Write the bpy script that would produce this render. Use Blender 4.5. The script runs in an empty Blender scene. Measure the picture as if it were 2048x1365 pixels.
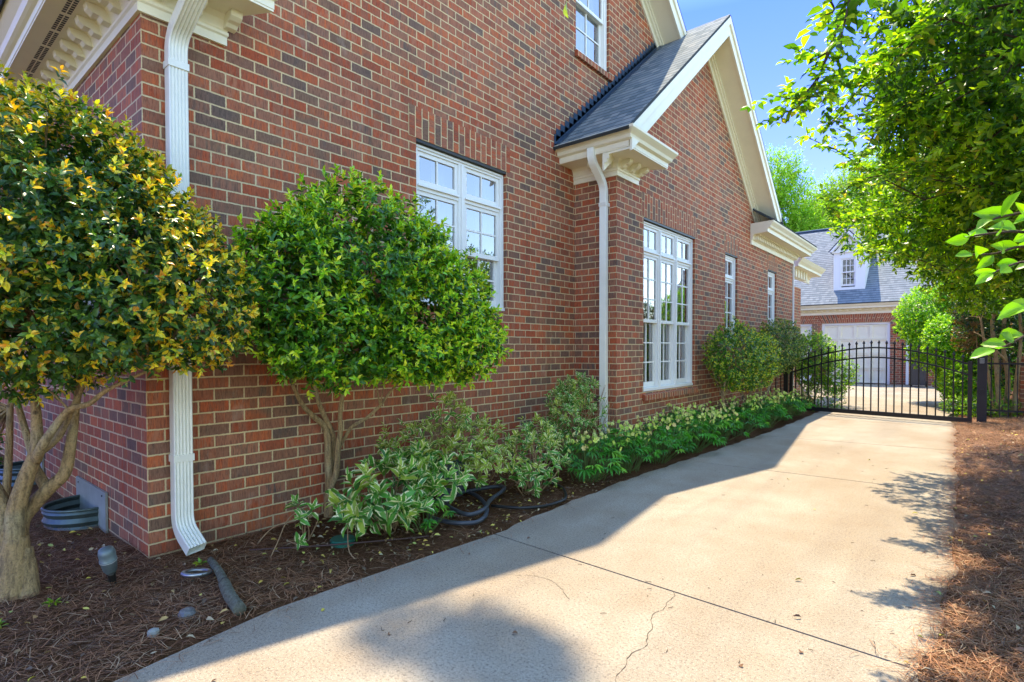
import bpy, math, random
import numpy as np
from math import sin, cos, pi, radians, sqrt, floor
from mathutils import Vector, Matrix
from mathutils.geometry import tessellate_polygon
S = bpy.context.scene
COL = S.collection
rng = np.random.default_rng(7)
random.seed(7)

# ------------------------------------------------------------------ camera
yaw, th, ro = radians(39.93), radians(1.09), radians(-0.134)
F0 = Vector((-sin(yaw), cos(yaw), 0)); R0 = Vector((cos(yaw), sin(yaw), 0)); Zv = Vector((0, 0, 1))
Fw = F0*cos(th) - Zv*sin(th); U0 = Zv*cos(th) + F0*sin(th)
Rt = R0*cos(ro) + U0*sin(ro); Up = U0*cos(ro) - R0*sin(ro)
cd = bpy.data.cameras.new('camera'); cam = bpy.data.objects.new('camera', cd); COL.objects.link(cam)
M = Matrix((Rt, Up, -Fw)).transposed().to_4x4(); M.translation = Vector((0, 0, 1.327)); cam.matrix_world = M
cd.sensor_width = 36; cd.lens = 1093.4/2048*36; cd.shift_y = 0.0178; cd.clip_start = 0.05; cd.clip_end = 3000
S.camera = cam

# ------------------------------------------------------------------ light
sun_from = Vector((-0.20, 0.369, 1.0)).normalized()
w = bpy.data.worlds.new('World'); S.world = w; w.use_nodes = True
nt = w.node_tree; nt.nodes.clear()
sky = nt.nodes.new('ShaderNodeTexSky'); sky.sky_type = 'NISHITA'; sky.sun_disc = False
sky.sun_elevation = math.asin(sun_from.z); sky.sun_rotation = math.atan2(sun_from.x, sun_from.y)
sky.altitude = 1800; sky.air_density = 1.15; sky.dust_density = 0.0; sky.ozone_density = 2.0
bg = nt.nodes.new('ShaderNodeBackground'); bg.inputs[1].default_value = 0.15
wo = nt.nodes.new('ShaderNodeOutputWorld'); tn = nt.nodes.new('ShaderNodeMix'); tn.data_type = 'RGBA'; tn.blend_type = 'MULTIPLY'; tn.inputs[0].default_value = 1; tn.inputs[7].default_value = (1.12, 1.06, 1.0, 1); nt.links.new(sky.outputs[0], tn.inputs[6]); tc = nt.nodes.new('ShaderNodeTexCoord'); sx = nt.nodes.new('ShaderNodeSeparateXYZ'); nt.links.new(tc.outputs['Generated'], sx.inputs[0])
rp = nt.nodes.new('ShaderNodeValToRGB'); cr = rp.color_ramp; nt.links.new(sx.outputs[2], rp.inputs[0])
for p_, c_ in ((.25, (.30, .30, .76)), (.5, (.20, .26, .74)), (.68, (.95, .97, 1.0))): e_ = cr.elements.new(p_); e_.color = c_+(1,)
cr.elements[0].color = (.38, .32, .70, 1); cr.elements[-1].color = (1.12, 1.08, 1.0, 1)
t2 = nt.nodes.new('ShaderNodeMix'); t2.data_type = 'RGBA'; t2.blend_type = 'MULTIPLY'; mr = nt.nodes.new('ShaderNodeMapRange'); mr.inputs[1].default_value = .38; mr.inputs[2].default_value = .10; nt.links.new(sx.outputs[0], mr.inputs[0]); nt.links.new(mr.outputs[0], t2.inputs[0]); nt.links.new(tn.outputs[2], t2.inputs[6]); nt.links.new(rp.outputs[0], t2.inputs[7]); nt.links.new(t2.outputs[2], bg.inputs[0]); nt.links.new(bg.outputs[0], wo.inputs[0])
sl = bpy.data.lights.new('sun', 'SUN'); sl.energy = 2.0; sl.angle = radians(0.53); sl.color = (1, 0.86, 0.64)
so = bpy.data.objects.new('sun', sl); COL.objects.link(so); so.rotation_euler = sun_from.to_track_quat('Z', 'Y').to_euler(); so.location = (-4, 8, 20)
S.view_settings.view_transform = 'Standard'; S.view_settings.look = 'None'; S.view_settings.exposure = 2.28; S.view_settings.gamma = 1.0
S.cycles.max_bounces = 10; S.cycles.diffuse_bounces = 5; S.cycles.glossy_bounces = 4; S.cycles.transmission_bounces = 6; S.cycles.transparent_max_bounces = 12

# ------------------------------------------------------------------ node helper
class NT:
    def __init__(s, name):
        s.m = bpy.data.materials.new(name); s.m.use_nodes = True; s.t = s.m.node_tree
        s.t.nodes.clear(); s.out = s.t.nodes.new('ShaderNodeOutputMaterial')
    def n(s, typ, ins=None, **kw):
        nd = s.t.nodes.new('ShaderNode'+typ)
        for k, v in kw.items(): setattr(nd, k, v)
        for k, v in (ins or {}).items(): s.set(nd.inputs[k], v)
        return nd
    def set(s, sock, v):
        if isinstance(v, bpy.types.NodeSocket): s.t.links.new(v, sock)
        elif isinstance(v, bpy.types.Node): s.t.links.new(v.outputs[0], sock)
        else:
            if isinstance(v, tuple) and len(v) == 3 and sock.type == 'RGBA': v = v+(1,)
            sock.default_value = v
    def math(s, op, a, b=None, c=None):
        nd = s.n('Math', operation=op); s.set(nd.inputs[0], a)
        if b is not None: s.set(nd.inputs[1], b)
        if c is not None: s.set(nd.inputs[2], c)
        return nd.outputs[0]
    def mix(s, f, a, b, mode='MIX'):
        nd = s.n('Mix', data_type='RGBA', blend_type=mode); s.set(nd.inputs[0], f); s.set(nd.inputs[6], a); s.set(nd.inputs[7], b); return nd.outputs[2]
    def ramp(s, f, pts, interp='LINEAR'):
        nd = s.n('ValToRGB'); s.set(nd.inputs[0], f); cr = nd.color_ramp; cr.interpolation = interp
        while len(cr.elements) < len(pts): cr.elements.new(0.5)
        for e, (p, c) in zip(cr.elements, pts):
            e.position = p; e.color = (c if isinstance(c, tuple) else (c, c, c))+(1,)
        return nd.outputs[0]
    def noise(s, scale, detail=3, rough=0.5, vec=None, dim='3D'):
        nd = s.n('TexNoise', {'Scale': scale, 'Detail': detail, 'Roughness': rough}, noise_dimensions=dim)
        if vec is not None: s.set(nd.inputs['Vector'], vec)
        return nd.outputs['Fac']
    def uv(s): return s.n('TexCoord').outputs['UV']
    def obj(s): return s.n('TexCoord').outputs['Object']
    def mapping(s, vec, scale=(1, 1, 1), loc=(0, 0, 0)):
        nd = s.n('Mapping'); s.set(nd.inputs['Vector'], vec); nd.inputs['Scale'].default_value = scale; nd.inputs['Location'].default_value = loc; return nd.outputs[0]
    def bsdf(s, col, rough=0.6, bump=None, strength=0.5, dist=0.01, spec=0.5, metal=0.0, normal=None):
        b = s.n('BsdfPrincipled'); s.set(b.inputs['Base Color'], col); s.set(b.inputs['Roughness'], rough); s.set(b.inputs['Metallic'], metal)
        s.set(b.inputs['Specular IOR Level'], spec)
        if bump is not None:
            bn = s.n('Bump', {'Strength': strength, 'Distance': dist}); s.set(bn.inputs['Height'], bump); s.t.links.new(bn.outputs[0], b.inputs['Normal'])
        return b
    def fin(s, sh):
        s.t.links.new(sh.outputs[0] if isinstance(sh, bpy.types.Node) else sh, s.out.inputs[0]); return s.m

CP, BL = 0.0813, 0.2032   # course height, brick length
def brick_material(name, cp=CP, bl=BL):
    k = NT(name); uv = k.uv(); sp = k.n('SeparateXYZ', {0: uv}); u, v = sp.outputs[0], sp.outputs[1]
    warp = k.noise(14, 2, 0.5, uv)
    wv = k.math('MULTIPLY', k.math('SUBTRACT', warp, 0.5), 0.006)
    vv = k.math('ADD', v, wv)
    rv = k.math('DIVIDE', vv, cp); row = k.math('FLOOR', rv); fv = k.math('FRACT', rv)
    off = k.math('MULTIPLY', k.math('FLOORED_MODULO', row, 2.0), 0.5)
    jit = k.n('TexWhiteNoise', {0: row}, noise_dimensions='1D') if False else None
    cu = k.math('ADD', k.math('DIVIDE', u, bl), off); col = k.math('FLOOR', cu); fu = k.math('FRACT', cu)
    du = k.math('MULTIPLY', k.math('MINIMUM', fu, k.math('SUBTRACT', 1.0, fu)), bl)
    dv = k.math('MULTIPLY', k.math('MINIMUM', fv, k.math('SUBTRACT', 1.0, fv)), cp)
    d = k.math('MINIMUM', du, dv)
    en = k.math('MULTIPLY', k.math('SUBTRACT', k.noise(55, 4, 0.65, uv), 0.5), 0.0095)
    d2 = k.math('ADD', d, en)
    mask = k.n('MapRange', {0: d2, 1: 0.0044, 2: 0.0064}, interpolation_type='SMOOTHSTEP').outputs[0]
    cid = k.n('CombineXYZ', {0: col, 1: row, 2: 0.37})
    wn = k.n('TexWhiteNoise', {0: cid}, noise_dimensions='3D')
    wn2 = k.n('TexWhiteNoise', {0: k.n('CombineXYZ', {0: col, 1: row, 2: 9.1})}, noise_dimensions='3D')
    reg = k.math('ADD', wn.outputs[0], k.math('MULTIPLY', k.math('SUBTRACT', k.noise(1.1, 3, .6, k.mapping(uv, (1, 1.5, 1), (7, 3, 0))), .5), .55))
    base = k.ramp(reg, [(0, (.21, .120, .070)), (.06, (.16, .105, .078)), (.15, (.26, .125, .075)), (.26, (.38, .078, .028)), (.42, (.47, .100, .036)),
                                  (.62, (.54, .138, .046)), (.76, (.42, .130, .062)), (.88, (.33, .145, .080)), (.95, (.22, .125, .075)), (1, (.46, .12, .040))])
    # vertical flashing streaks across a brick
    off3 = k.n('VectorMath', {0: uv, 1: wn2.outputs[1]}, operation='ADD')
    st = k.noise(1.0, 3, 0.62, k.mapping(off3.outputs[0], (34, 4.5, 1)))
    st2 = k.noise(1.0, 4, 0.7, k.mapping(uv, (130, 16, 1)))
    amt = k.math('MULTIPLY', k.ramp(st, [(.42, 0.0), (.53, 1.0)]), k.math('POWER', wn2.outputs[0], .45))
    flash = k.mix(wn2.outputs[0], (.14, .09, .06), (.44, .17, .09))
    c1 = k.mix(k.math('MULTIPLY', amt, 0.85), base, flash)
    c2 = k.mix(k.ramp(st2, [(.34, .85), (.54, 0.0)]), c1, k.mix(1.0, c1, (.42, .40, .42), 'MULTIPLY'))
    pale = k.ramp(k.noise(1.0, 4, .7, k.mapping(uv, (90, 40, 1), (3.1, 7, 0))), [(.58, 0.0), (.72, .4)])
    c3 = k.mix(pale, c2, (.44, .26, .19))
    big = k.noise(0.9, 3, .55, uv)
    c3 = k.mix(k.ramp(big, [(.35, 0.0), (.7, .30)]), c3, k.mix(1.0, c3, (.72, .66, .70), 'MULTIPLY'))
    mn = k.noise(160, 3, .7, uv)
    mort = k.mix(mn, (.52, .37, .18), (.80, .61, .34))
    mort = k.mix(k.ramp(k.noise(2.2, 3, .5, uv), [(.4, 0.0), (.75, .35)]), mort, (.36, .31, .24))
    colr = k.mix(mask, mort, c3)
    gr_ = k.math('ADD', v, k.math('MULTIPLY', k.noise(3.5, 4, .65, uv), -.75)); gs = k.math('MULTIPLY', k.ramp(k.math('ADD', gr_, .45), [(.0, .5), (.22, .0)]), k.noise(22, 3, .6, uv))
    colr = k.mix(gs, colr, (.10, .085, .045))
    ws = k.ramp(k.noise(1.0, 4, .6, k.mapping(uv, (5.5, .45, 1), (2, 9, 0))), [(.5, 0.0), (.72, .34)]); colr = k.mix(ws, colr, k.mix(1.0, colr, (.50, .46, .44), 'MULTIPLY'))
    ef = k.ramp(k.noise(1.0, 5, .7, k.mapping(uv, (6, 2.5, 1), (5, 1, 0))), [(.60, 0.0), (.78, .30)]); colr = k.mix(ef, colr, (.55, .47, .38))
    h = k.math('ADD', k.math('MULTIPLY', mask, 0.7), k.math('ADD', k.math('MULTIPLY', st2, .22), k.math('MULTIPLY', mn, .10)))
    h = k.math('ADD', h, k.math('MULTIPLY', wn.outputs[0], .12))
    return k.fin(k.bsdf(colr, k.ramp(st2, [(.3, .72), (.7, .92)]), h, 0.8, 0.009, spec=0.3))

def paint_material(name, col, rough=0.45, dirt=0.25, dcol=(.55, .5, .38)):
    k = NT(name); o = k.obj(); n1 = k.noise(3.5, 5, .65, o); n2 = k.noise(60, 3, .6, o)
    c = k.mix(k.math('MULTIPLY', k.ramp(n1, [(.45, 0.0), (.8, 1.0)]), dirt), col, dcol)
    c = k.mix(k.math('MULTIPLY', k.ramp(n2, [(.5, 0.0), (.8, 1.0)]), dirt*.35), c, dcol)
    return k.fin(k.bsdf(c, rough, k.noise(40, 3, .6, o), 0.12, 0.004))

def shingle_material(name, pal, rowh=0.135, tab=0.30):
    k = NT(name); uv = k.uv(); sp = k.n('SeparateXYZ', {0: uv}); u, v = sp.outputs[0], sp.outputs[1]
    wv = k.math('MULTIPLY', k.math('SUBTRACT', k.noise(2.2, 3, .6, uv), .5), .022)
    rv = k.math('DIVIDE', k.math('ADD', v, wv), rowh); row = k.math('FLOOR', rv); fv = k.math('FRACT', rv)
    r1 = k.n('TexWhiteNoise', {'W': row}, noise_dimensions='1D').outputs[0]
    cu = k.math('ADD', k.math('DIVIDE', u, tab), k.math('MULTIPLY', r1, 7.3)); col = k.math('FLOOR', cu); fu = k.math('FRACT', cu)
    sub = k.math('FLOOR', k.math('MULTIPLY', cu, 2.7))
    wn = k.n('TexWhiteNoise', {0: k.n('CombineXYZ', {0: sub, 1: row, 2: 1.7})}, noise_dimensions='3D').outputs[0]
    c = k.ramp(wn, pal)
    gr = k.noise(230, 2, .7, uv)
    c = k.mix(k.ramp(gr, [(.35, .5), (.65, 0.0)]), c, k.mix(1.0, c, (.45, .45, .47), 'MULTIPLY'))
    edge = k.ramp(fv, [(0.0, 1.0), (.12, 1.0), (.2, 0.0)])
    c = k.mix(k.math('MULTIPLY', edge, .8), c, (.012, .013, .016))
    h = k.math('ADD', k.math('SUBTRACT', 1.0, fv), k.math('ADD', k.math('MULTIPLY', wn, .25), k.math('MULTIPLY', gr, .15)))
    return k.fin(k.bsdf(c, .9, h, 0.9, 0.012, spec=.25))

def concrete_material(name):
    k = NT(name); o = k.obj()
    big = k.noise(.55, 5, .6, o); mid = k.noise(3.2, 5, .65, o); fine = k.noise(75, 4, .8, o); sp = k.noise(210, 2, .6, o)
    c = k.ramp(big, [(.3, (.29, .225, .145)), (.5, (.37, .315, .23)), (.72, (.42, .375, .285))])
    c = k.mix(k.ramp(mid, [(.42, .0), (.70, .55)]), c, (.30, .225, .145))
    st_ = k.noise(1.0, 4, .6, k.mapping(o, (.9, .45, 1), (4.2, 1.1, 0))); c = k.mix(k.ramp(st_, [(.48, .0), (.66, .5)]), c, (.27, .19, .11))
    ty = k.noise(1.0, 3, .5, k.mapping(o, (2.6, .16, 1), (.3, 0, 0))); c = k.mix(k.ramp(ty, [(.52, 0.0), (.68, .32)]), c, (.20, .16, .12))
    c = k.mix(k.ramp(fine, [(.36, .85), (.52, 0.0)]), c, (.15, .12, .09))
    c = k.mix(k.ramp(sp, [(.60, 0.0), (.68, .8)]), c, (.66, .60, .50))
    vor = k.n('TexVoronoi', {'Vector': o, 'Scale': 26.0}).outputs['Distance']
    c = k.mix(k.math('MULTIPLY', k.ramp(vor, [(.05, 1.0), (.11, 0.0)]), k.ramp(k.noise(9, 2, .5, o), [(.5, 0.0), (.62, .8)])), c, (.07, .06, .05))
    return k.fin(k.bsdf(c, .9, k.math('ADD', fine, k.math('MULTIPLY', sp, .5)), .35, .004, spec=.2))

def soil_material(name, a, b, c3, scale=1):
    k = NT(name); o = k.obj(); n1 = k.noise(6*scale, 6, .7, o); n2 = k.noise(60*scale, 5, .75, o)
    st = k.noise(1.0, 4, .7, k.mapping(o, (14, 130, 40)))
    c = k.mix(n1, a, b); c = k.mix(k.ramp(n2, [(.45, 0.0), (.7, .8)]), c, c3); c = k.mix(k.ramp(st, [(.5, 0.0), (.62, .6)]), c, b)
    return k.fin(k.bsdf(c, 1.0, k.math('ADD', n2, st), 1.0, .03, spec=.1))

def plain(name, col, rough=.5, metal=0.0, var=.15, scale=8, spec=.5, bump=.1):
    k = NT(name); o = k.obj(); n = k.noise(scale, 4, .6, o)
    d = tuple(x*(1-var*1.6) for x in col); e = tuple(min(1, x*(1+var)) for x in col)
    return k.fin(k.bsdf(k.mix(n, d, e), rough, n, bump, .004, metal=metal, spec=spec))

def leaf_material(name, trans=.4, rough=.32, tcol=(1.15, 1.25, .45), varieg=False, vein=.35):
    k = NT(name); at = k.n('VertexColor', layer_name='tint').outputs[0]
    uv = k.uv(); sp = k.n('SeparateXYZ', {0: uv}); s_ = k.math('ABSOLUTE', k.math('SUBTRACT', k.math('MULTIPLY', sp.outputs[0], 2.0), 1.0))
    c = k.mix(k.math('MULTIPLY', k.ramp(s_, [(.0, 1.0), (.10, 0.0)]), vein), at, k.mix(1.0, at, (1.9, 1.7, 1.6), 'MULTIPLY'))
    if varieg:
        rn = k.n('TexWhiteNoise', {0: at}, noise_dimensions='3D')
        nz = k.noise(5.0, 2, .5, k.n('VectorMath', {0: k.mapping(uv, (1.0, 1.6, 1)), 1: rn.outputs[1]}, operation='ADD').outputs[0])
        e = k.math('ADD', s_, k.math('MULTIPLY', k.math('SUBTRACT', nz, .5), .55))
        tip = k.ramp(sp.outputs[1], [(.80, 0.0), (1.0, .35)])
        e = k.math('ADD', e, tip)
        c = k.mix(k.ramp(e, [(.60, 0.0), (.68, 1.0)]), c, (.86, .82, .44))
    b = k.bsdf(c, rough, None, spec=.5)
    tr = k.n('BsdfTranslucent'); k.set(tr.inputs[0], k.mix(1.0, c, tcol, 'MULTIPLY'))
    mx = k.n('MixShader', {0: trans}); k.t.links.new(b.outputs[0], mx.inputs[1]); k.t.links.new(tr.outputs[0], mx.inputs[2])
    return k.fin(mx)

def glass_material(name):
    k = NT(name); fr = k.n('Fresnel', {'IOR': 2.1}); tr = k.n('BsdfTransparent', {0: (.86, .9, .88)}); gl = k.n('BsdfGlossy', {0: (1, 1, 1), 'Roughness': 0.0})
    nz = k.noise(2.2, 2, .5, k.obj()); bn = k.n('Bump', {'Strength': .045, 'Distance': .05}); k.set(bn.inputs['Height'], nz); k.t.links.new(bn.outputs[0], gl.inputs['Normal'])
    f = k.math('ADD', k.math('MULTIPLY', fr.outputs[0], 1.2), .12)
    mx = k.n('MixShader', {0: f}); k.t.links.new(tr.outputs[0], mx.inputs[1]); k.t.links.new(gl.outputs[0], mx.inputs[2]); return k.fin(mx)

def bark_material(name, a, b, mott=(.45, .40, .30)):
    k = NT(name); o = k.obj(); n = k.noise(9, 5, .65, o); st = k.noise(1.0, 4, .7, k.mapping(o, (45, 45, 9)))
    c = k.mix(n, a, b); c = k.mix(k.ramp(k.noise(4, 3, .5, o), [(.5, 0.0), (.7, .6)]), c, mott); c = k.mix(k.ramp(st, [(.35, .6), (.55, 0.0)]), c, (.07, .05, .035)); kn = k.n('TexVoronoi', {'Vector': o, 'Scale': 9.0}).outputs['Distance']; f_ = k.noise(90, 4, .7, o)
    c = k.mix(k.ramp(kn, [(.06, .8), (.14, 0.0)]), c, (.08, .055, .035)); c = k.mix(k.ramp(f_, [(.35, .5), (.5, 0.0)]), c, (.10, .075, .05))
    return k.fin(k.bsdf(c, .85, k.math('ADD', k.math('ADD', st, n), f_), .9, .02, spec=.2))

MT = {}
MT['brick'] = brick_material('brick')
MT['white'] = paint_material('white_paint', (.80, .79, .74), .38, .10)
MT['cream'] = paint_material('cream_trim', (.84, .78, .58), .45, .22)
MT['spout'] = paint_material('downspout_paint', (.80, .78, .68), .35, .25, (.45, .42, .33))
MT['navy'] = plain('dark_flashing', (.03, .06, .10), .35, .3, .3)
MT['dark'] = plain('dark_metal', (.03, .027, .022), .4, .4, .2)
MT['iron'] = plain('black_iron', (.022, .020, .017), .42, .3, .25)
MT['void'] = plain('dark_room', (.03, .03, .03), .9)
MT['curtain'] = plain('curtain_cloth', (.50, .50, .49), .9, var=.05)
MT['glass'] = glass_material('window_glass')
MT['shingle'] = shingle_material('slate_shingle', [(0, (.11, .15, .165)), (.35, (.16, .20, .215)), (.7, (.205, .24, .245)), (1, (.27, .29, .28))])
MT['shingle2'] = shingle_material('grey_shingle', [(0, (.17, .20, .22)), (.5, (.215, .245, .265)), (1, (.26, .285, .30))], .14, .28)
MT['concrete'] = concrete_material('driveway_concrete')
MT['joint'] = plain('joint_dirt', (.045, .033, .02), 1.0, var=.5, scale=60)
MT['soil'] = soil_material('mulch_soil', (.06, .028, .012), (.17, .075, .030), (.26, .13, .055))
MT['earth'] = soil_material('far_ground', (.06, .05, .03), (.10, .085, .045), (.06, .08, .025), .3)
MT['needle'] = None

# ------------------------------------------------------------------ mesh helpers
class MB:
    def __init__(s): s.v = []; s.f = []; s.uv = []
    def quad(s, pts, uvs=None):
        i = len(s.v); s.v += [tuple(p) for p in pts]; s.f.append(tuple(range(i, i+len(pts)))); s.uv.append(uvs or [(0, 0)]*len(pts))
    def box(s, x0, x1, y0, y1, z0, z1, fr=None, uvswap=False):
        if fr is None: fr = lambda a, b, c: (a, b, c)
        P = lambda a, b, c: fr(a, b, c)
        for (q, t) in (((0, 0, 0), (0, 1, 0), (1, 1, 0), (1, 0, 0)), 'z'), (((0, 0, 1), (1, 0, 1), (1, 1, 1), (0, 1, 1)), 'z'), (((0, 0, 0), (1, 0, 0), (1, 0, 1), (0, 0, 1)), 'y'), \
                      (((0, 1, 0), (0, 1, 1), (1, 1, 1), (1, 1, 0)), 'y'), (((0, 0, 0), (0, 0, 1), (0, 1, 1), (0, 1, 0)), 'x'), (((1, 0, 0), (1, 1, 0), (1, 1, 1), (1, 0, 1)), 'x'):
            ps = []; us = []
            for a, b, c in q:
                p = (x1 if a else x0, y1 if b else y0, z1 if c else z0); ps.append(P(*p))
                us.append({'z': (p[0], p[1]), 'y': (p[0], p[2]), 'x': (p[1], p[2])}[t])
            if uvswap: us = [(b_, a_) for a_, b_ in us]
            s.quad(ps, us)
    def tube(s, pts, rad, n=8, cap=True):
        pts = [Vector(p) for p in pts]
        if not hasattr(rad, '__len__'): rad = [rad]*len(pts)
        rings = []; prev = None
        for i, p in enumerate(pts):
            t = (pts[min(i+1, len(pts)-1)]-pts[max(i-1, 0)]).normalized()
            if prev is None: a = t.orthogonal().normalized()
            else: a = (prev-t*prev.dot(t)); a = a.normalized() if a.length > 1e-6 else t.orthogonal().normalized()
            prev = a; b = t.cross(a); i0 = len(s.v)
            for j in range(n):
                an = 2*pi*j/n; s.v.append(tuple(p+(a*cos(an)+b*sin(an))*rad[i]))
            rings.append(i0)
        for r0, r1 in zip(rings, rings[1:]):
            for j in range(n):
                s.f.append((r0+j, r0+(j+1) % n, r1+(j+1) % n, r1+j)); s.uv.append([(0, 0)]*4)
        if cap:
            s.f.append(tuple(rings[-1]+j for j in range(n))); s.uv.append([(0, 0)]*n)
            s.f.append(tuple(rings[0]+j for j in reversed(range(n)))); s.uv.append([(0, 0)]*n)
    def lathe(s, prof, c, n=20, axis=None, cap=True):
        # prof: (radius, height) list, axis: matrix for tilt
        c = Vector(c); A = axis or Matrix.Identity(3); rings = []
        for r, h in prof:
            i0 = len(s.v)
            for j in range(n):
                an = 2*pi*j/n; s.v.append(tuple(c+A@Vector((r*cos(an), r*sin(an), h))))
            rings.append(i0)
        for r0, r1 in zip(rings, rings[1:]):
            for j in range(n): s.f.append((r0+j, r0+(j+1) % n, r1+(j+1) % n, r1+j)); s.uv.append([(0, 0)]*4)
        if cap:
            s.f.append(tuple(rings[-1]+j for j in range(n))); s.uv.append([(0, 0)]*n)
            s.f.append(tuple(rings[0]+j for j in reversed(range(n)))); s.uv.append([(0, 0)]*n)
    def sweep(s, prof, frames):
        # prof: list of (n, z); frames: list of functions (n,z)->xyz ; open profile
        rows = []
        for f in frames:
            i0 = len(s.v); s.v += [tuple(f(a, b)) for a, b in prof]; rows.append(i0)
        for r0, r1 in zip(rows, rows[1:]):
            for j in range(len(prof)-1): s.f.append((r0+j, r1+j, r1+j+1, r0+j+1)); s.uv.append([(0, 0)]*4)
        for r in (rows[0], rows[-1]):
            s.f.append(tuple(r+j for j in range(len(prof)))); s.uv.append([(0, 0)]*len(prof))
    def build(s, name, mat, parent=None, smooth=False, bevel=0):
        me = bpy.data.meshes.new(name); me.from_pydata(s.v, [], s.f)
        ul = me.uv_layers.new(name='UVMap'); flat = [c for f in s.uv for p in f for c in p]
        if len(flat) == len(me.loops)*2: ul.data.foreach_set('uv', flat)
        me.materials.append(mat)
        if smooth: me.polygons.foreach_set('use_smooth', [True]*len(me.polygons))
        me.update()
        o = bpy.data.objects.new(name, me); COL.objects.link(o)
        if parent: o.parent = parent
        if bevel:
            md = o.modifiers.new('Bevel', 'BEVEL'); md.width = bevel; md.segments = 2; md.limit_method = 'ANGLE'
        return o

def tag(o, label, cat, group=None):
    o['label'] = label; o['category'] = cat
    if group: o['group'] = group
    return o
def thing(name, label, cat, loc=(0, 0, 0), group=None):
    o = bpy.data.objects.new(name, None); COL.objects.link(o); o.location = loc; o.empty_display_size = .1
    return tag(o, label, cat, group)
def struct(o): o['kind'] = 'structure'; return o
def stuff(o, label, cat): o['kind'] = 'stuff'; return tag(o, label, cat)
# meshes are written in world coordinates; this keeps an Empty at the thing's base without moving its parts
def settle(t):
    for c in t.children: c.location = c.location - t.location

# frames: (along, z, out) -> world
def fx(X0): return lambda a, z, n: (X0+n, a, z)          # wall facing +X
def fy(Y0): return lambda a, z, n: (a, Y0-n, z)          # wall facing -Y
def fyp(Y0): return lambda a, z, n: (a, Y0+n, z)         # wall facing +Y

def wall(mb, fr, outer, holes, u0=0.0, reveal=.11):
    """brick wall with openings; outer/holes lists of (a,z)"""
    loops = [[Vector((a, z, 0)) for a, z in outer]]+[[Vector((a, z, 0)) for a, z in h] for h in holes]
    flat = [p for l in loops for p in l]
    for tri in tessellate_polygon(loops):
        P = [flat[i] for i in tri]; mb.quad([fr(p.x, p.y, 0) for p in P], [(p.x-u0, p.y) for p in P])
    for h in holes:
        for i in range(len(h)):
            (a, z), (a2, z2) = h[i], h[(i+1) % len(h)]
            vert = abs(a-a2) < 1e-6
            uvs = [(0, z), (0, z2), (reveal, z2), (reveal, z)] if vert else [(a, 0), (a2, 0), (a2, reveal), (a, reveal)]
            mb.quad([fr(a, z, 0), fr(a2, z2, 0), fr(a2, z2, -reveal), fr(a, z, -reveal)], uvs)
def rect(a0, a1, z0, z1): return [(a0, z0), (a1, z0), (a1, z1), (a0, z1)]
def soldier(mb, fr, a0, a1, z0, z1):
    mb.quad([fr(a0, z0, .003), fr(a1, z0, .003), fr(a1, z1, .003), fr(a0, z1, .003)], [(z0-z0, a0-a0), (0, a1-a0), (z1-z0, a1-a0), (z1-z0, 0)])
    for (p, q) in (((a0, z0), (a0, z1)), ((a1, z1), (a1, z0))):
        mb.quad([fr(p[0], p[1], 0), fr(p[0], p[1], .003), fr(q[0], q[1], .003), fr(q[0], q[1], 0)])

# ------------------------------------------------------------------ GROUND
def gz(x, y):
    "height of the mulch / soil"
    z = np.full_like(x, -0.012)
    r = np.clip((x+0.05)/1.6, 0, 1.6)
    z = np.where(x > -0.1, 0.0+0.13*r+0.05*np.exp(-((x-.35)**2+(y-10.3)**2)/.9), z)
    z = z+0.012*np.sin(x*5.1+1)*np.sin(y*4.3)
    z = np.where((x > -2.72) & (x < -0.05) & (y < 30), -0.06, z)
    z = np.where(y > 13.4, -0.02, z)
    return z
def grid(name, x0, x1, y0, y1, nx, ny, mat, fz):
    X, Y = np.meshgrid(np.linspace(x0, x1, nx), np.linspace(y0, y1, ny)); Z = fz(X, Y)
    v = np.stack([X, Y, Z], -1).reshape(-1, 3)
    i = np.arange(nx*ny).reshape(ny, nx); f = np.stack([i[:-1, :-1], i[:-1, 1:], i[1:, 1:], i[1:, :-1]], -1).reshape(-1, 4)
    me = bpy.data.meshes.new(name); me.from_pydata(v.tolist(), [], f.tolist()); me.materials.append(mat); me.polygons.foreach_set('use_smooth', [True]*len(me.polygons))
    o = bpy.data.objects.new(name, me); COL.objects.link(o); return o
g = MB(); g.quad([(-400, -400, -.10), (400, -400, -.10), (400, 900, -.10), (-400, 900, -.10)]); struct(g.build('ground', MT['earth']))
struct(grid('mulch_bed', -12, -2.3, -3, 13.5, 200, 300, MT['soil'], lambda x, y: -0.012+.014*np.sin(x*5.1+1)*np.sin(y*4.3)-.05*(x > -2.66)))
struct(grid('mulch_bank', -0.16, 7, -2, 26, 160, 420, MT['soil'], lambda x, y: -.03+np.where(x < -.08, 0, .03)+.14*np.clip(x+.05, 0, 2.2)**1.1+.012*np.sin(x*7+1)*np.sin(y*4.3)+.03*np.sin(y*1.3)*np.clip(x, 0, 1)))

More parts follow.
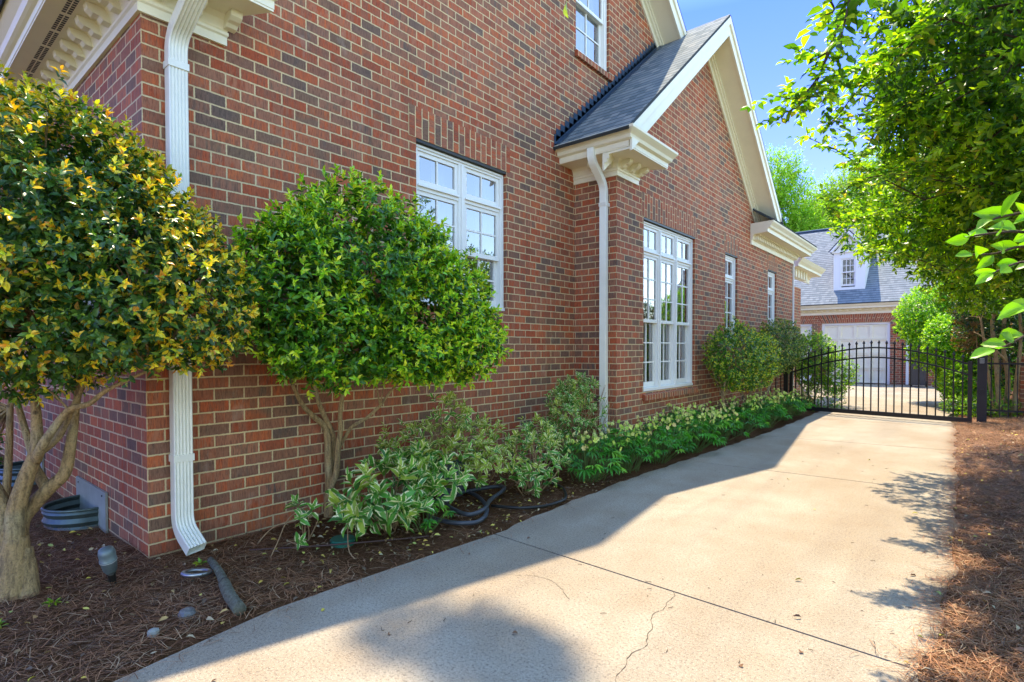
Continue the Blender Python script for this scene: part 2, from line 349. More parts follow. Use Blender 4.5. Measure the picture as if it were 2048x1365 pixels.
# driveway slabs, split by joints
JT = [(-8, -8, ''), (2.905, 2.779, ''), (6.273, 6.407, ''), (8.78, 9.06, ''), (11.6, 11.75, ''), (15.1, 15.1, ''), (19, 19, ''), (23.98, 23.98, '')]
def edgeL(y):
    pts = [(-8, -2.3), (.64, -2.60), (1.2, -2.715), (1.8, -2.69), (2.9, -2.60), (3.6, -2.635), (5, -2.65), (6.6, -2.56), (9.2, -2.42), (10.7, -2.40), (13.2, -2.40), (13.8, -2.55), (24, -5.2)]
    return np.interp(y, [p[0] for p in pts], [p[1] for p in pts])+.012*sin(y*9)+.008*sin(y*23+1)
def edgeR(y):
    pts = [(-8, -.3), (2.8, -.13), (4.1, -.06), (6.1, -.07), (9.1, -.13), (11.5, -.16), (13.5, -.30), (16, -.2), (20, -.6), (24, -1.0)]
    return np.interp(y, [p[0] for p in pts], [p[1] for p in pts])+.02*sin(y*6.3)+.012*sin(y*17)
dw = MB(); gap = .007
for (l0, r0, _), (l1, r1, _) in zip(JT, JT[1:]):
    n = 28; rows = []
    for i in range(n+1):
        t = i/n; yl = (l0+gap)*(1-t)+(l1-gap)*t; yr = (r0+gap)*(1-t)+(r1-gap)*t
        xl, xr = edgeL(yl), edgeR(yr); xs = np.linspace(0, 1, 9); row = [(xl+(xr-xl)*q, yl+(yr-yl)*q, 0.0) for q in xs]
        rows.append(row)
    for a, b in zip(rows, rows[1:]):
        for j in range(8): dw.quad([a[j], a[j+1], b[j+1], b[j]])
    for a, b in zip(rows, rows[1:]):
        dw.quad([a[0], b[0], (b[0][0], b[0][1], -.09), (a[0][0], a[0][1], -.09)]); dw.quad([b[-1], a[-1], (a[-1][0], a[-1][1], -.09), (b[-1][0], b[-1][1], -.09)])
    for row in (rows[0], rows[-1]):
        for j in range(8): dw.quad([row[j], row[j+1], (row[j+1][0], row[j+1][1], -.09), (row[j][0], row[j][1], -.09)])
drive = struct(dw.build('driveway', MT['concrete']))
jf = MB()
for l0, r0, _ in JT[1:-1]:
    jf.quad([(edgeL(l0)+.01, l0-.03, -.010), (edgeR(r0)-.01, r0-.03, -.010), (edgeR(r0)-.01, r0+.03, -.010), (edgeL(l0)+.01, l0+.03, -.010)])
struct(jf.build('driveway_joint', MT['joint']))
# crack: thin wandering strip
ck = MB(); pts = []
x, y = -.80, 2.84
tgt = (-1.0, 1.6); N = 46
for i in range(N+1):
    t = i/N; pts.append((-1.23+(tgt[0]+1.23)*t+.018*sin(t*17)+.01*sin(t*41)+random.uniform(-.005, .005), 2.84+(tgt[1]-2.84)*t, .0015))
for a, b in zip(pts, pts[1:]):
    wd = random.uniform(.0006, .0018); ck.quad([(a[0]-wd, a[1], .002), (a[0]+wd, a[1], .002), (b[0]+wd, b[1], .002), (b[0]-wd, b[1], .002)])
pts = [(-2.33+.75*t*cos(.25*t)+random.uniform(-.02, .02)*1, 2.05+.30*sin(t*3.0)+t*.3, .002) for t in [i/40 for i in range(41)]]
for a, b in zip(pts, pts[1:]):
    wd = random.uniform(.0005, .0014); ck.quad([(a[0], a[1]-wd, .002), (b[0], b[1]-wd, .002), (b[0], b[1]+wd, .002), (a[0], a[1]+wd, .002)])
struct(ck.build('driveway_crack', MT['joint']))

# ------------------------------------------------------------------ HOUSE
XM, YC, YI, XB, YE = -4.0, 1.165, 6.065, -3.377, 14.85
RB, RS = 6.346, 0.83                      # big ridge y, slope
house = thing('brick_house', 'large red brick house with white trim and steep gables along the left of the driveway', 'house', (-4, 6, 0))
W1 = (3.385, 4.69, 1.75, 3.31); W2 = (6.80, 8.60, .74, 3.10); W3 = (10.0, 10.68, .74, 3.06); W4 = (12.70, 13.40, .74, 3.05); WU = (6.10, 6.965, 5.265, 6.72)
mb = MB()
ztop = lambda y: 3.80+RS*(y-.705) if y < RB else 3.80+RS*(RB-.705)-RS*(y-RB)
wall(mb, fx(XM), [(YC, -.3), (11.9, -.3), (11.9, 3.75), (RB, ztop(RB)-.02), (YC, 3.75+RS*(YC-.705))], [rect(*W1), rect(*WU)], u0=YC)
soldier(mb, fx(XM), W1[0]-.09, W1[1]+.06, W1[3], W1[3]+.29)
wall(mb, fy(YC), [(-14, -.3), (XM, -.3), (XM, 3.8), (-14, 3.8)], [rect(-5.75, -5.15, 1.2, 3.0)], u0=XM)
mb.build('wall', MT['brick'], house)
mb = MB(); RSB, RBB, ZBB = .83, 8.98, 6.60
wall(mb, fx(XB), [(YI, -.3), (YE, -.3), (YE, 3.55), (12.2, 3.75), (RBB, ZBB-.1), (5.75+.32, 3.80+.25), ], [rect(*W2), rect(*W3), rect(*W4)], u0=YI)
soldier(mb, fx(XB), W2[0]-.06, W2[1]+.06, W2[3], W2[3]+.325); soldier(mb, fx(XB), W3[0]-.06, W3[1]+.06, W3[3], W3[3]+.325); soldier(mb, fx(XB), W4[0]-.06, W4[1]+.06, W4[3], W4[3]+.31)
wall(mb, fy(YI), [(XM, -.3), (XB, -.3), (XB, 3.9), (XM, 3.9)], [], u0=XB)
wall(mb, fyp(YE), [(-12, -.3), (XB, -.3), (XB, 3.6), (-12, 3.6)], [], u0=XB)
mb.build('wall', MT['brick'], house)
# foundation vent, steel lintels, sills
v = MB(); v.box(8.68, 9.10, .11, .32, -.02, .004, lambda a, z, n: fx(XB)(a, z, n)); v.build('foundation_vent', MT['dark'], house)
def fxb(a, z, n): return (XB+n, a, z)
def fxm(a, z, n): return (XM+n, a, z)
for fr_, W, dz in ((fxm, W1, 1), (fxb, W2, 1), (fxb, W3, 1), (fxb, W4, 1)):
    l = MB(); l.box(W[0], W[1], W[3]-.028, W[3]-.001, -.11, -.004, lambda a, z, n, f=fr_: f(a, z, n)); l.build('lintel', MT['dark'], house)
for fr_, W in ((fxb, W2), (fxb, W3), (fxb, W4), (fxm, WU)):
    l = MB(); n0 = -.11; a0, a1, z1 = W[0]-.03, W[1]+.03, W[2]
    # rowlock sill: one brick course on edge, sloping
    P = lambda a, z, n: fr_(a, z, n)
    pr = [(.045, z1-.115), (.045, z1-.045), (-.10, z1-.004), (-.10, z1-.115)]
    for i in range(3):
        (na, za), (nb, zb) = pr[i], pr[(i+1) % 4]
        d = sqrt((na-nb)**2+(za-zb)**2); o_ = (0, .0)[0]
        l.quad([P(a0, za, na), P(a1, za, na), P(a1, zb, nb), P(a0, zb, nb)], [(.01, a0), (.01, a1), (.01+d, a1), (.01+d, a0)])
    l.quad([P(a0, za_, na_) for na_, za_ in reversed(pr)], [(.02, .02), (.02, .06), (.1, .06), (.1, .02)]); l.quad([P(a1, za_, na_) for na_, za_ in pr], [(.02, .02), (.02, .06), (.1, .06), (.1, .02)])
    l.quad([P(a0, pr[0][1], .045), P(a0, pr[0][1], 0), P(a1, pr[0][1], 0), P(a1, pr[0][1], .045)], [(0, a0), (.045, a0), (.045, a1), (0, a1)])
    l.build('sill', MT['brick'], house)

def window(fr_, W, units, trans, cols, rows, tcols=2, dep=.10, sill=True, curt=.62, parent=house, sashsplit=.5, name='window'):
    """trans = height of transom band (0 = none)"""
    a0, a1, z0, z1 = W; z1 = z1-.028; B = lambda m, p, q, r, s, t, u: m.box(p, q, r, s, t, u, lambda a, z, n: fr_(a, z, n))
    f = MB(); e = .055
    B(f, a0, a0+e, z0, z1, -dep-.03, -dep+.03); B(f, a1-e, a1, z0, z1, -dep-.03, -dep+.03)
    B(f, a0+e, a1-e, z1-e, z1, -dep-.03, -dep+.028)
    if sill: B(f, a0, a1, z0-.001, z0+.035, -dep+.031, -.03); B(f, a0+e, a1-e, z0, z0+.045, -dep-.03, -dep+.03)
    B(f, a0+.012, a0+.03, z0+.036, z1-.012, -dep+.031, -dep+.042); B(f, a1-.03, a1-.012, z0+.036, z1-.012, -dep+.031, -dep+.042); B(f, a0+.031, a1-.031, z1-.03, z1-.012, -dep+.031, -dep+.042)
    uw = (a1-a0-2*e)/units; mw = .045; zt = z1-e-trans
    for i in range(1, units): B(f, a0+e+uw*i-mw, a0+e+uw*i+mw, z0+.046, z1-e-.001, -dep-.03, -dep+.026); B(f, a0+e+uw*i-.012, a0+e+uw*i+.012, z0+.046, z1-e-.001, -dep+.0265, -dep+.04)
    if trans:
        for i in range(units):
            l = a0+e+uw*i+(mw if i else 0); r = a0+e+uw*(i+1)-(mw if i < units-1 else 0)
            B(f, l+.001, r-.001, zt-.055, zt, -dep-.03, -dep+.024); B(f, l+.001, r-.001, zt-.02, zt-.003, -dep+.0245, -dep+.045)
    win = f.build(name, MT['white'], parent)
    gl = MB(); cu = MB()
    def sash(l, r, zb, zt_, c, rws, n, rail=.045):
        s_ = MB(); st = .04; th_ = .018
        B(s_, l, l+st, zb, zt_, n-th_, n+th_); B(s_, r-st, r, zb, zt_, n-th_, n+th_); B(s_, l+st, r-st, zb, zb+rail, n-th_, n+th_-.001); B(s_, l+st, r-st, zt_-st, zt_, n-th_, n+th_-.001)
        gw = (r-l-2*st)/c; gh = (zt_-zb-rail-st)/rws
        for i in range(1, c): B(s_, l+st+gw*i-.009, l+st+gw*i+.009, zb+rail, zt_-st, n-.008, n+.012)
        for j in range(1, rws): B(s_, l+st, r-st, zb+rail+gh*j-.009, zb+rail+gh*j+.009, n-.0085, n+.010)
        s_.build('sash', MT['white'], win)
        gl.quad([fr_(l+st-.002, zb+rail-.002, n), fr_(r-st+.002, zb+rail-.002, n), fr_(r-st+.002, zt_-st+.002, n), fr_(l+st-.002, zt_-st+.002, n)])
    for i in range(units):
        l = a0+e+uw*i+(mw if i else 0)+.001; r = a0+e+uw*(i+1)-(mw if i < units-1 else 0)-.001
        if trans: sash(l, r, zt+.001, z1-e-.001, tcols, 1, -dep-.004, .05)
        zl = z0+.046; zu = (zt-.056) if trans else z1-e-.001; zm = zl+(zu-zl)*sashsplit
        sash(l, r, zm-.012, zu, cols, rows, -dep-.006); sash(l, r, zl, zm+.024, cols, rows, -dep-.046, .07)
        # curtain pleats
        def pleat(p, q):
            N = max(6, int((q-p)/.02)); prev = None
            for j in range(N+1):
                a = p+(q-p)*j/N; nn = -dep-.17+.018*sin(j*1.9)+.01*sin(j*.7)
                if prev: cu.quad([fr_(prev[0], z0-.05, prev[1]), fr_(a, z0-.05, nn), fr_(a, z1, nn), fr_(prev[0], z1, prev[1])])
                prev = (a, nn)
        pleat(l-.03, l+(r-l)*(1-curt)*.45); pleat(l+(r-l)*(1-curt), r+.04)
    g_ = gl.build('glass', MT['glass'], win); c_ = cu.build('curtain', MT['curtain'], win)
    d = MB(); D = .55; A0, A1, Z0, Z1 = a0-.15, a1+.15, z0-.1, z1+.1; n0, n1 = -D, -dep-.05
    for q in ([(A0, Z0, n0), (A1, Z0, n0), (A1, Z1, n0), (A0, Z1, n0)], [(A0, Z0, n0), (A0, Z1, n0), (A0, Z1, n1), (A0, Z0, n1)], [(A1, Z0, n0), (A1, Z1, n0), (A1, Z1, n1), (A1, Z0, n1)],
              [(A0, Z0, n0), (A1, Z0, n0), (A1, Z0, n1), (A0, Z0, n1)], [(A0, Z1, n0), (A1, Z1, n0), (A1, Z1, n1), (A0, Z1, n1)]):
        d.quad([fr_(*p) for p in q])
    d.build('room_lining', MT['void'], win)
    return win
window(fxm, W1, 2, .32, 2, 2, dep=.08, curt=.35)
window(fxb, W2, 3, .34, 2, 3, dep=.08, curt=.72)
window(fxb, W3, 1, .34, 2, 3, dep=.08, curt=.7)
window(fxb, W4, 1, .34, 2, 3, dep=.08, curt=.7)
window(fxm, WU, 1, 0, 2, 2, dep=.08, sill=False, curt=.6)
window(lambda a, z, n: (a, YC-n, z), (-5.75, -5.15, 1.2, 3.0), 1, 0, 2, 3, dep=.08)
sh = MB()
for a0 in (-5.13, -6.10):
    sh.box(a0, a0+.33, 1.2, 2.97, .004, .03, lambda a, z, n: (a, YC-n, z))
    for j in range(40): sh.box(a0+.04, a0+.29, 1.26+j*.042, 1.28+j*.042, .0305, .04, lambda a, z, n: (a, YC-n, z))
sh.build('shutter', plain('pale_green_shutter', (.50, .56, .48), .5), house)

# --- cornices
def cornice(X0, Y0, xl, ret, zb, nm='cornice', modil=True, deep=.46):
    """eave along X on a wall facing -Y with corner at (X0,Y0), returning along +Y on the wall facing +X"""
    m = MB()
    k = deep/.46
    prof = [(.0, zb), (.022, zb), (.022, zb+.055), (.034, zb+.065), (.034, zb+.085), (.022, zb+.09), (.03, zb+.10), (.045, zb+.155), (.07, zb+.185), (.085, zb+.19), (.34*k, zb+.19), (.34*k, zb+.205), (.345*k, zb+.206),
            (.345*k, zb+.26), (.365*k, zb+.265), (.385*k, zb+.275), (.40*k, zb+.31), (.44*k, zb+.345), (.455*k, zb+.36), (.46*k, zb+.385), (.44*k, zb+.387), (.0, zb+.39)]
    def A(n, z): return (xl, Y0-n, z)
    def C(n, z): return (X0+n, Y0-n, z)
    def E(n, z): return (X0+n, Y0+ret+min(n, .46*k)*.55, z)
    m.sweep(prof, [A, C, E])
    o = m.build(nm, MT['cream'], house)
    if modil:
        b = MB(); bw = .075
        def bracket(P, b=b):   # P(a, z, n): a along
            pr = [(.03, zb+.10), (.075, zb+.105), (.095, zb+.125), (.13, zb+.13), (.16, zb+.15), (.17, zb+.1885), (.03, zb+.1885)]
            for s_ in (-bw/2, bw/2): b.quad([P(s_, z, n) for n, z in pr])
            for (n1, z1), (n2, z2) in zip(pr, pr[1:]): b.quad([P(-bw/2, z1, n1), P(bw/2, z1, n1), P(bw/2, z2, n2), P(-bw/2, z2, n2)])
        bracket(lambda a, z, q: (a, -q, z)); first = b.build('modillion', MT['cream'], o)
        spots = [(X0-.07-i*.225, Y0, 0) for i in range(min(22, int((X0-xl)/.225)))]+[(X0, Y0+.07+i*.225, pi/2) for i in range(int(ret/.225)+1)]
        for i, (xx, yy, rz) in enumerate(spots):
            q = first if i == 0 else first.copy()
            if i: COL.objects.link(q); q.parent = o
            q.location = (xx, yy, 0); q.rotation_euler = (0, 0, rz)
    return o
big = cornice(XM, YC, -14, .50, 3.435)
sm = cornice(XB, YI, XM+.001, .54, 3.469)
# vent strip in the big soffit
vt = MB()
for i in range(170):
    xx = -3.9-i*.034
    if i % 9 == 8: continue
    for q in (.205, .235): vt.box(xx, xx+.022, YC-q-.011, YC-q+.011, 3.6235, 3.6247)
vt.build('soffit_vent', MT['dark'], big)
# far cornice along the bump wall
m = MB(); zb = 3.40
prof = [(.0, zb), (.025, zb), (.025, zb+.085), (.035, zb+.09), (.05, zb+.10), (.05, zb+.16), (.085, zb+.195), (.34, zb+.20), (.34, zb+.215), (.345, zb+.27), (.385, zb+.285), (.40, zb+.32), (.45, zb+.37), (.46, zb+.40), (.44, zb+.405), (0, zb+.41)]
m.sweep(prof, [lambda n, z: (XB+n, 11.45-n*.2, z), lambda n, z: (XB+n, YE+n, z), lambda n, z: (-9, YE+n, z)])
fc = m.build('cornice', MT['cream'], house)
dn = MB(); yy = 11.55
dn.quad([(0, 0, 0), (0, .065, 0), (.11, .065, .095), (.11, 0, .095)]); dn.box(0, .065, 0, .065, 0, .07); dn.box(0, .11, 0, .065, .0705, .099)
dent = dn.build('dentil', MT['cream'], fc); i = 0
while yy < YE:
    q = dent if i == 0 else dent.copy()
    if i: COL.objects.link(q); q.parent = fc
    q.location = (XB+.05, yy, zb+.10); yy += .125; i += 1
# a second, lower bracketed cornice end beyond the corner
m = MB(); zb2 = 3.22; XC = XB-.30
pr2 = [(0, zb2), (.03, zb2), (.03, zb2+.10), (.06, zb2+.14), (.07, zb2+.18), (.34, zb2+.19), (.34, zb2+.25), (.40, zb2+.30), (.46, zb2+.38), (0, zb2+.39)]
m.sweep(pr2, [lambda n, z: (XC+n, YE+.75-n, z), lambda n, z: (XC+n, YE+3.2, z)]); c2 = m.build('cornice', MT['cream'], house)
for i in range(5): m = MB(); m.box(XC+.03, XC+.20, YE+.78+i*.3, YE+.88+i*.3, zb2-.03, zb2+.185); m.build('modillion', MT['cream'], c2)
m = MB(); wall(m, fx(XB-.5), [(YE+.9, -.3), (YE+3.2, -.3), (YE+3.2, 3.1), (YE+.9, 3.1)], []); m.build('wall', MT['brick'], house)

# --- roofs
def roofslab(m, p00, p10, p11, p01, th_=.035, su=None):
    """p00,p10 = eave ; p01,p11 = ridge"""
    P = [Vector(p) for p in (p00, p10, p11, p01)]; nrm = (P[1]-P[0]).cross(P[3]-P[0]).normalized()
    if nrm.z < 0: nrm = -nrm
    L = (P[1]-P[0]).length; H_ = (P[3]-P[0]).length
    T = [p+nrm*th_ for p in P]; uvs = [(0, 0), (L, 0), (L, H_), (0, H_)]
    m.quad(T, uvs); m.quad(P, uvs)
    for i in range(4): j = (i+1) % 4; m.quad([P[i], P[j], T[j], T[i]], [(0, 0)]*4)
# big gable
zr = 3.80+RS*(RB-.705)
m = MB(); ov = .40
roofslab(m, (XM+ov, .69, 3.79), (-14, .69, 3.79), (-14, RB, zr), (XM+ov, RB, zr)); roofslab(m, (XM+ov, 12.2, zr-RS*(12.2-RB)), (-14, 12.2, zr-RS*(12.2-RB)), (-14, RB, zr), (XM+ov, RB, zr))
m.build('roof', MT['shingle'], house)
# small gable
zs = ZBB
m = MB(); xo = XB+.41
roofslab(m, (XM, 5.60, 3.80), (xo, 5.60, 3.80), (xo, RBB, zs), (XM, RBB, zs)); roofslab(m, (-6.5, 12.25, zs-RSB*(12.25-RBB)), (xo, 12.25, zs-RSB*(12.25-RBB)), (xo, RBB, zs), (-6.5, RBB, zs))
roofslab(m, (-6.5, 5.60, 3.80), (XM-.12, 5.60, 3.80), (XM-.12, RBB, zs), (-6.5, RBB, zs))
m.build('roof', MT['shingle'], house)
# far wing roof
m = MB(); roofslab(m, (XB+.43, 11.5, 3.81), (XB+.43, YE+.45, 3.81), (-6.2, YE-.5, 6.0), (-6.2, 11.5, 6.0)); m.build('roof', MT['shingle'], house)
# rake boards: frieze on the wall, soffit, fascia
def rake(X0, ypk, zpk, s, yend, ov, m, side):
    """side -1 = near slope, +1 = far slope; roof underside passes (ypk,zpk)"""
    sg = side
    def pt(y, off): return zpk-s*abs(y-ypk)-off
    y0, y1 = ypk, yend
    def strip(n0, n1, o0, o1):   # prism between out n0..n1 and vertical offsets o0..o1
        q = lambda n, y, o: (X0+n, y, pt(y, o))
        for a in ((n0, n1, o0, o0), (n0, n1, o1, o1)): m.quad([q(a[0], y0, a[2]), q(a[1], y0, a[2]), q(a[1], y1, a[2]), q(a[0], y1, a[2])])
        for n in (n0, n1): m.quad([q(n, y0, o0), q(n, y0, o1), q(n, y1, o1), q(n, y1, o0)])
        m.quad([q(n0, y1, o0), q(n1, y1, o0), q(n1, y1, o1), q(n0, y1, o1)])
    strip(.001, .025, .27, .45); strip(.026, .06, .27, .36); strip(.0601, .085, .27, .315)
    strip(.001, ov-.03, .25, .269)
    strip(ov-.029, ov, .0, .29); strip(ov+.0005, ov+.022, -.003, .11)
for nm, X0, yp, zp, s_, ys, ov_ in (('rake', XM, RB, zr, RS, (.75, 10.4), .38), ('rake', XB, RBB, zs, RSB, (5.72, 12.1), .39)):
    m = MB(); rake(X0, yp, zp, s_, ys[0], ov_, m, -1); rake(X0, yp, zp, s_, ys[1], ov_, m, 1); m.build('rake_trim', MT['cream'], house)
# stepped dark flashing where the small roof meets the big wall
m = MB(); y = 5.62; base = lambda y: 3.835+RSB*(y-5.60)
z0 = base(5.62)
st = CP/RSB; yy = 5.60; zz = None
k0 = floor(base(5.60)/CP)+2
for i in range(34):
    zt_ = (k0+i)*CP; ya = 5.60+i*st-.06; yb = 5.60+(i+1)*st
    if yb > RBB: break
    if ya < 5.60: ya = 5.60
    m.quad([fxm(ya, base(ya)-.02, .008), fxm(yb+.11, base(yb+.11)-.02, .008), fxm(yb+.11, zt_+.02, .008), fxm(ya, zt_+.02, .008)])
    m.quad([fxm(ya, zt_+.02, .008), fxm(yb+.11, zt_+.02, .008), fxm(yb+.11, zt_+.02, 0), fxm(ya, zt_+.02, 0)])
q = lambda y, n, dz=.055: fxm(y, 3.80+RSB*(y-5.60)+dz, n)
m.quad([q(5.61, .0, .075), q(RBB-.02, .0, .075), q(RBB-.02, .075, .052), q(5.61, .075, .052)]); m.quad([q(5.61, .0085, -.02), q(RBB-.1, .0085, -.02), q(RBB-.1, .0085, .085), q(5.61, .0085, .085)])
m.build('step_flashing', MT['navy'], house)
# ridge + corner board at house end
m = MB(); m.box(XB-.06, XB+.03, YE+.001, YE+.05, 0, 3.40); m.build('corner_board', MT['white'], house)

# --- downspouts: fluted rectangular pipe swept along a path
def spout(path, w_, d_, side, name='downspout', n=None):
    """path: list of (pos, tangent-ish auto); side: vector along pipe width"""
    m = MB(); side = Vector(side).normalized(); pts = [Vector(p) for p in path]
    prof = []
    fl = 5
    for i in range(fl*2+1):      # front with flutes
        a = -w_/2+.006+(w_-.012)*i/(fl*2); prof.append((a, d_/2-(.0065 if i % 2 else 0)))
    prof += [(w_/2, d_/2-.006), (w_/2, 0), (w_/2, -d_/2+.004), (w_/2-.004, -d_/2), (-w_/2+.004, -d_/2), (-w_/2, -d_/2+.004), (-w_/2, 0), (-w_/2, d_/2-.006)]
    rings = []
    for i, p in enumerate(pts):
        t = (pts[min(i+1, len(pts)-1)]-pts[max(i-1, 0)]).normalized(); f = side.cross(t).normalized(); sd = t.cross(f).normalized()
        if i == 0: f0 = f
        sc = 1.0+(.02 if (i % 2 and len(pts) > 12 and 0) else 0)
        i0 = len(m.v); m.v += [tuple(p+sd*a*sc+f*b*sc) for a, b in prof]; rings.append(i0)
    K = len(prof)
    for r0, r1 in zip(rings, rings[1:]):
        for j in range(K): m.f.append((r0+j, r0+(j+1) % K, r1+(j+1) % K, r1+j)); m.uv.append([(0, 0)]*4)
    return m, prof
def arc(c0, pts, rad=.1, seg=7):
    """round a polyline's corners"""
    P = [Vector(p) for p in pts]; out = [P[0]]
    for a, b, c in zip(P, P[1:], P[2:]):
        u = (a-b).normalized(); v_ = (c-b).normalized(); r = min(rad, (a-b).length*.45, (c-b).length*.45)
        s0 = b+u*r; s1 = b+v_*r
        for i in range(seg+1): t = i/seg; out.append(s0*(1-t)**2+b*2*t*(1-t)+s1*t*t)
    out.append(P[-1]); return out
yd = 1.345
p1 = arc(0, [(-3.565, yd+.02, 3.66), (-3.60, yd+.02, 3.55), (-3.945, yd, 3.33), (-3.945, yd, .17), (-3.80, yd+.03, .045)], .10)
m, _ = spout(p1, .112, .082, (0, -1, 0)); ds = m.build('downspout', MT['spout'], house)
for z in (3.13, .60): b = MB(); b.box(-3.992, -3.899, yd-.061, yd+.061, z, z+.045); b.build('bracket', MT['spout'], ds)
xd = -3.52
p2 = arc(0, [(xd+.00, 5.70, 3.74), (xd, 5.71, 3.60), (xd, 5.995, 3.36), (xd, 5.995, .12), (xd+.02, 5.88, .05)], .10)
m, _ = spout(p2, .09, .07, (-1, 0, 0)); ds2 = m.build('downspout', MT['spout'], house)
b = MB(); b.box(xd-.05, xd+.05, 5.957, 6.06, 3.10, 3.145); b.build('bracket', MT['spout'], ds2)
settle(house)

# ------------------------------------------------------------------ GARAGE
gar = thing('garage', 'brick garage with pale grey shingle roof and white dormer at the end of the driveway', 'garage', (-4, 24, 0))
YG = 24.07
mb = MB()
wall(mb, fy(YG), [(-14, -.3), (3.5, -.3), (3.5, 2.9), (-14, 2.9)], [rect(-4.43, -2.22, -.02, 2.285), rect(-7.0, -4.76, -.02, 2.285)], reveal=.16)
# splayed brick lintels
for a0, a1 in ((-4.60, -2.05), (-7.2, -4.62)):
    N = 34; ca = (a0+a1)/2
    for i in range(N):
        t0, t1 = i/N, (i+1)/N; b0, b1 = a0+.16+(a1-a0-.32)*t0, a0+.16+(a1-a0-.32)*t1; c0, c1 = a0+(a1-a0)*t0, a0+(a1-a0)*t1
        mb.quad([fy(YG)(b0, 2.286, .004), fy(YG)(b1, 2.286, .004), fy(YG)(c1, 2.60, .004), fy(YG)(c0, 2.60, .004)], [(.003, i*CP), (.003, i*CP+CP), (.20, i*CP+CP), (.20, i*CP)])
gw = mb.build('wall', MT['brick'], gar)
def gdoor(a0, a1):
    f = fy(YG); B = lambda m, p, q, r, s, t, u: m.box(p, q, r, s, t, u, lambda a, z, n: f(a, z, n))
    m = MB(); B(m, a0+.09, a1-.09, 0.02, 2.20, -.15, -.12)
    nc, nr = 4, 4; cw = (a1-a0-.18)/nc; rh = 2.18/nr
    for i in range(nc):
        for j in range(nr):
            x0, x1, z0, z1 = a0+.09+cw*i, a0+.09+cw*(i+1), .02+rh*j, .02+rh*(j+1)
            B(m, x0+.001, x0+.05, z0+.006, z1-.010, -.1195, -.085); B(m, x1-.05, x1-.001, z0+.006, z1-.010, -.1195, -.085); B(m, x0+.0505, x1-.0505, z0+.006, z0+.05, -.1195, -.0855); B(m, x0+.0505, x1-.0505, z1-.05, z1-.010, -.1195, -.0855)
    d = m.build('garage_door', MT['cream'], gar)
    m = MB(); B(m, a0, a0+.088, 0, 2.285, -.14, -.06); B(m, a1-.088, a1, 0, 2.285, -.14, -.06); B(m, a0+.089, a1-.089, 2.205, 2.285, -.14, -.061); m.build('door_frame', MT['white'], d)
gdoor(-4.43, -2.22); gdoor(-7.0, -4.76)
m = MB(); zb = 2.61
pg = [(0, zb), (.02, zb), (.02, zb+.10), (.05, zb+.12), (.05, zb+.17), (.30, zb+.20), (.31, zb+.26), (.35, zb+.29), (.40, zb+.35), (.40, zb+.365), (0, zb+.37)]
m.sweep(pg, [lambda n, z: (-14, YG-n, z), lambda n, z: (3.9, YG-n, z)]); gc = m.build('cornice', MT['cream'], gar)
m = MB(); m.box(0, .09, -.079, 0, 0, .063); dent = m.build('dentil', MT['cream'], gc)
for i in range(36):
    q = dent if i == 0 else dent.copy()
    if i: COL.objects.link(q); q.parent = gc
    q.location = (-7.2+i*.21, YG-.051, zb+.115)
SG = .85; gzr = 2.965+SG*(27.9-23.66)
m = MB(); roofslab(m, (-14, 23.66, 2.965), (3.9, 23.66, 2.965), (3.9, 27.9, gzr), (-14, 27.9, gzr)); roofslab(m, (3.9, 32.1, 2.965), (-14, 32.1, 2.965), (-14, 27.9, gzr), (3.9, 27.9, gzr))
groof = m.build('roof', MT['shingle2'], gar)
m = MB(); m.tube([(-14, 27.9, gzr+.05), (3.9, 27.9, gzr+.05)], .07, 8); m.build('ridge_cap', MT['navy'], groof)
m = MB(); m.box(-14, 3.5, 32.0, 32.05, -.3, 2.9); m.box(3.4, 3.5, 24.2, 31.9, -.3, 2.9); m.build('wall', MT['brick'], gar)
# dormer
YD = 24.30; m = MB(); x0, x1 = -4.075, -3.035; zbt, zt_ = 3.46, 4.98
f = fy(YD); fb = lambda a, z, n: f(a, z, n); wx0, wx1, wz0, wz1 = -3.87, -3.31, 3.66, 4.80
for (a, b_, c, d) in ((x0, wx0, zbt, zt_), (wx1, x1, zbt, zt_), (wx0, wx1, zbt, wz0), (wx0, wx1, wz1, zt_)): m.quad([f(a, c, 0), f(b_, c, 0), f(b_, d, 0), f(a, d, 0)])
for xx in (x0, x1): m.quad([(xx, YD, zbt-.05), (xx, YD, zt_), (xx, YD+2.0, zt_), (xx, YD+2.0, zbt-.05)])
m.quad([f(x0, zbt, 0), f(x1, zbt, 0), f(x1, zbt, -.15), f(x0, zbt, -.15)])
pk = 5.78; cx = (x0+x1)/2
m.quad([f(x0-.02, zt_, -.02), f(x1+.02, zt_, -.02), f(cx, pk-.1, -.02)])
m.box(x0-.06, x1+.06, zt_, zt_+.07, -.02, .06, fb)
dor = m.build('dormer', MT['white'], gar)
m = MB()
for sg in (-1, 1):
    e = cx+sg*(.66)
    roofslab(m, (e, YD-.16, zt_+.05), (e, YD+2.6, zt_+.05), (cx, YD+2.6, pk), (cx, YD-.16, pk), .03)
m.build('dormer_roof', MT['shingle2'], dor)
m = MB()
for sg in (-1, 1):
    e = cx+sg*.655; q = [(e, zt_+.04), (cx, pk-.01), (cx, pk-.13), (e-sg*.10, zt_+.04)]
    m.quad([f(a, z, .162) for a, z in q]); m.quad([f(a, z, .14) for a, z in q]); m.quad([f(q[2][0], q[2][1], .162), f(q[3][0], q[3][1], .162), f(q[3][0], q[3][1], .0), f(q[2][0], q[2][1], .0)])
m.build('pediment_trim', MT['white'], dor)
window(fb, (wx0, wx1, wz0, wz1+.028), 1, 0, 3, 2, dep=.03, curt=.3, parent=gar, sill=False)
m = MB(); m.box(-1.74, -1.66, YG-.08, YG-.004, .02, 2.6); m.build('downspout', MT['white'], gar)
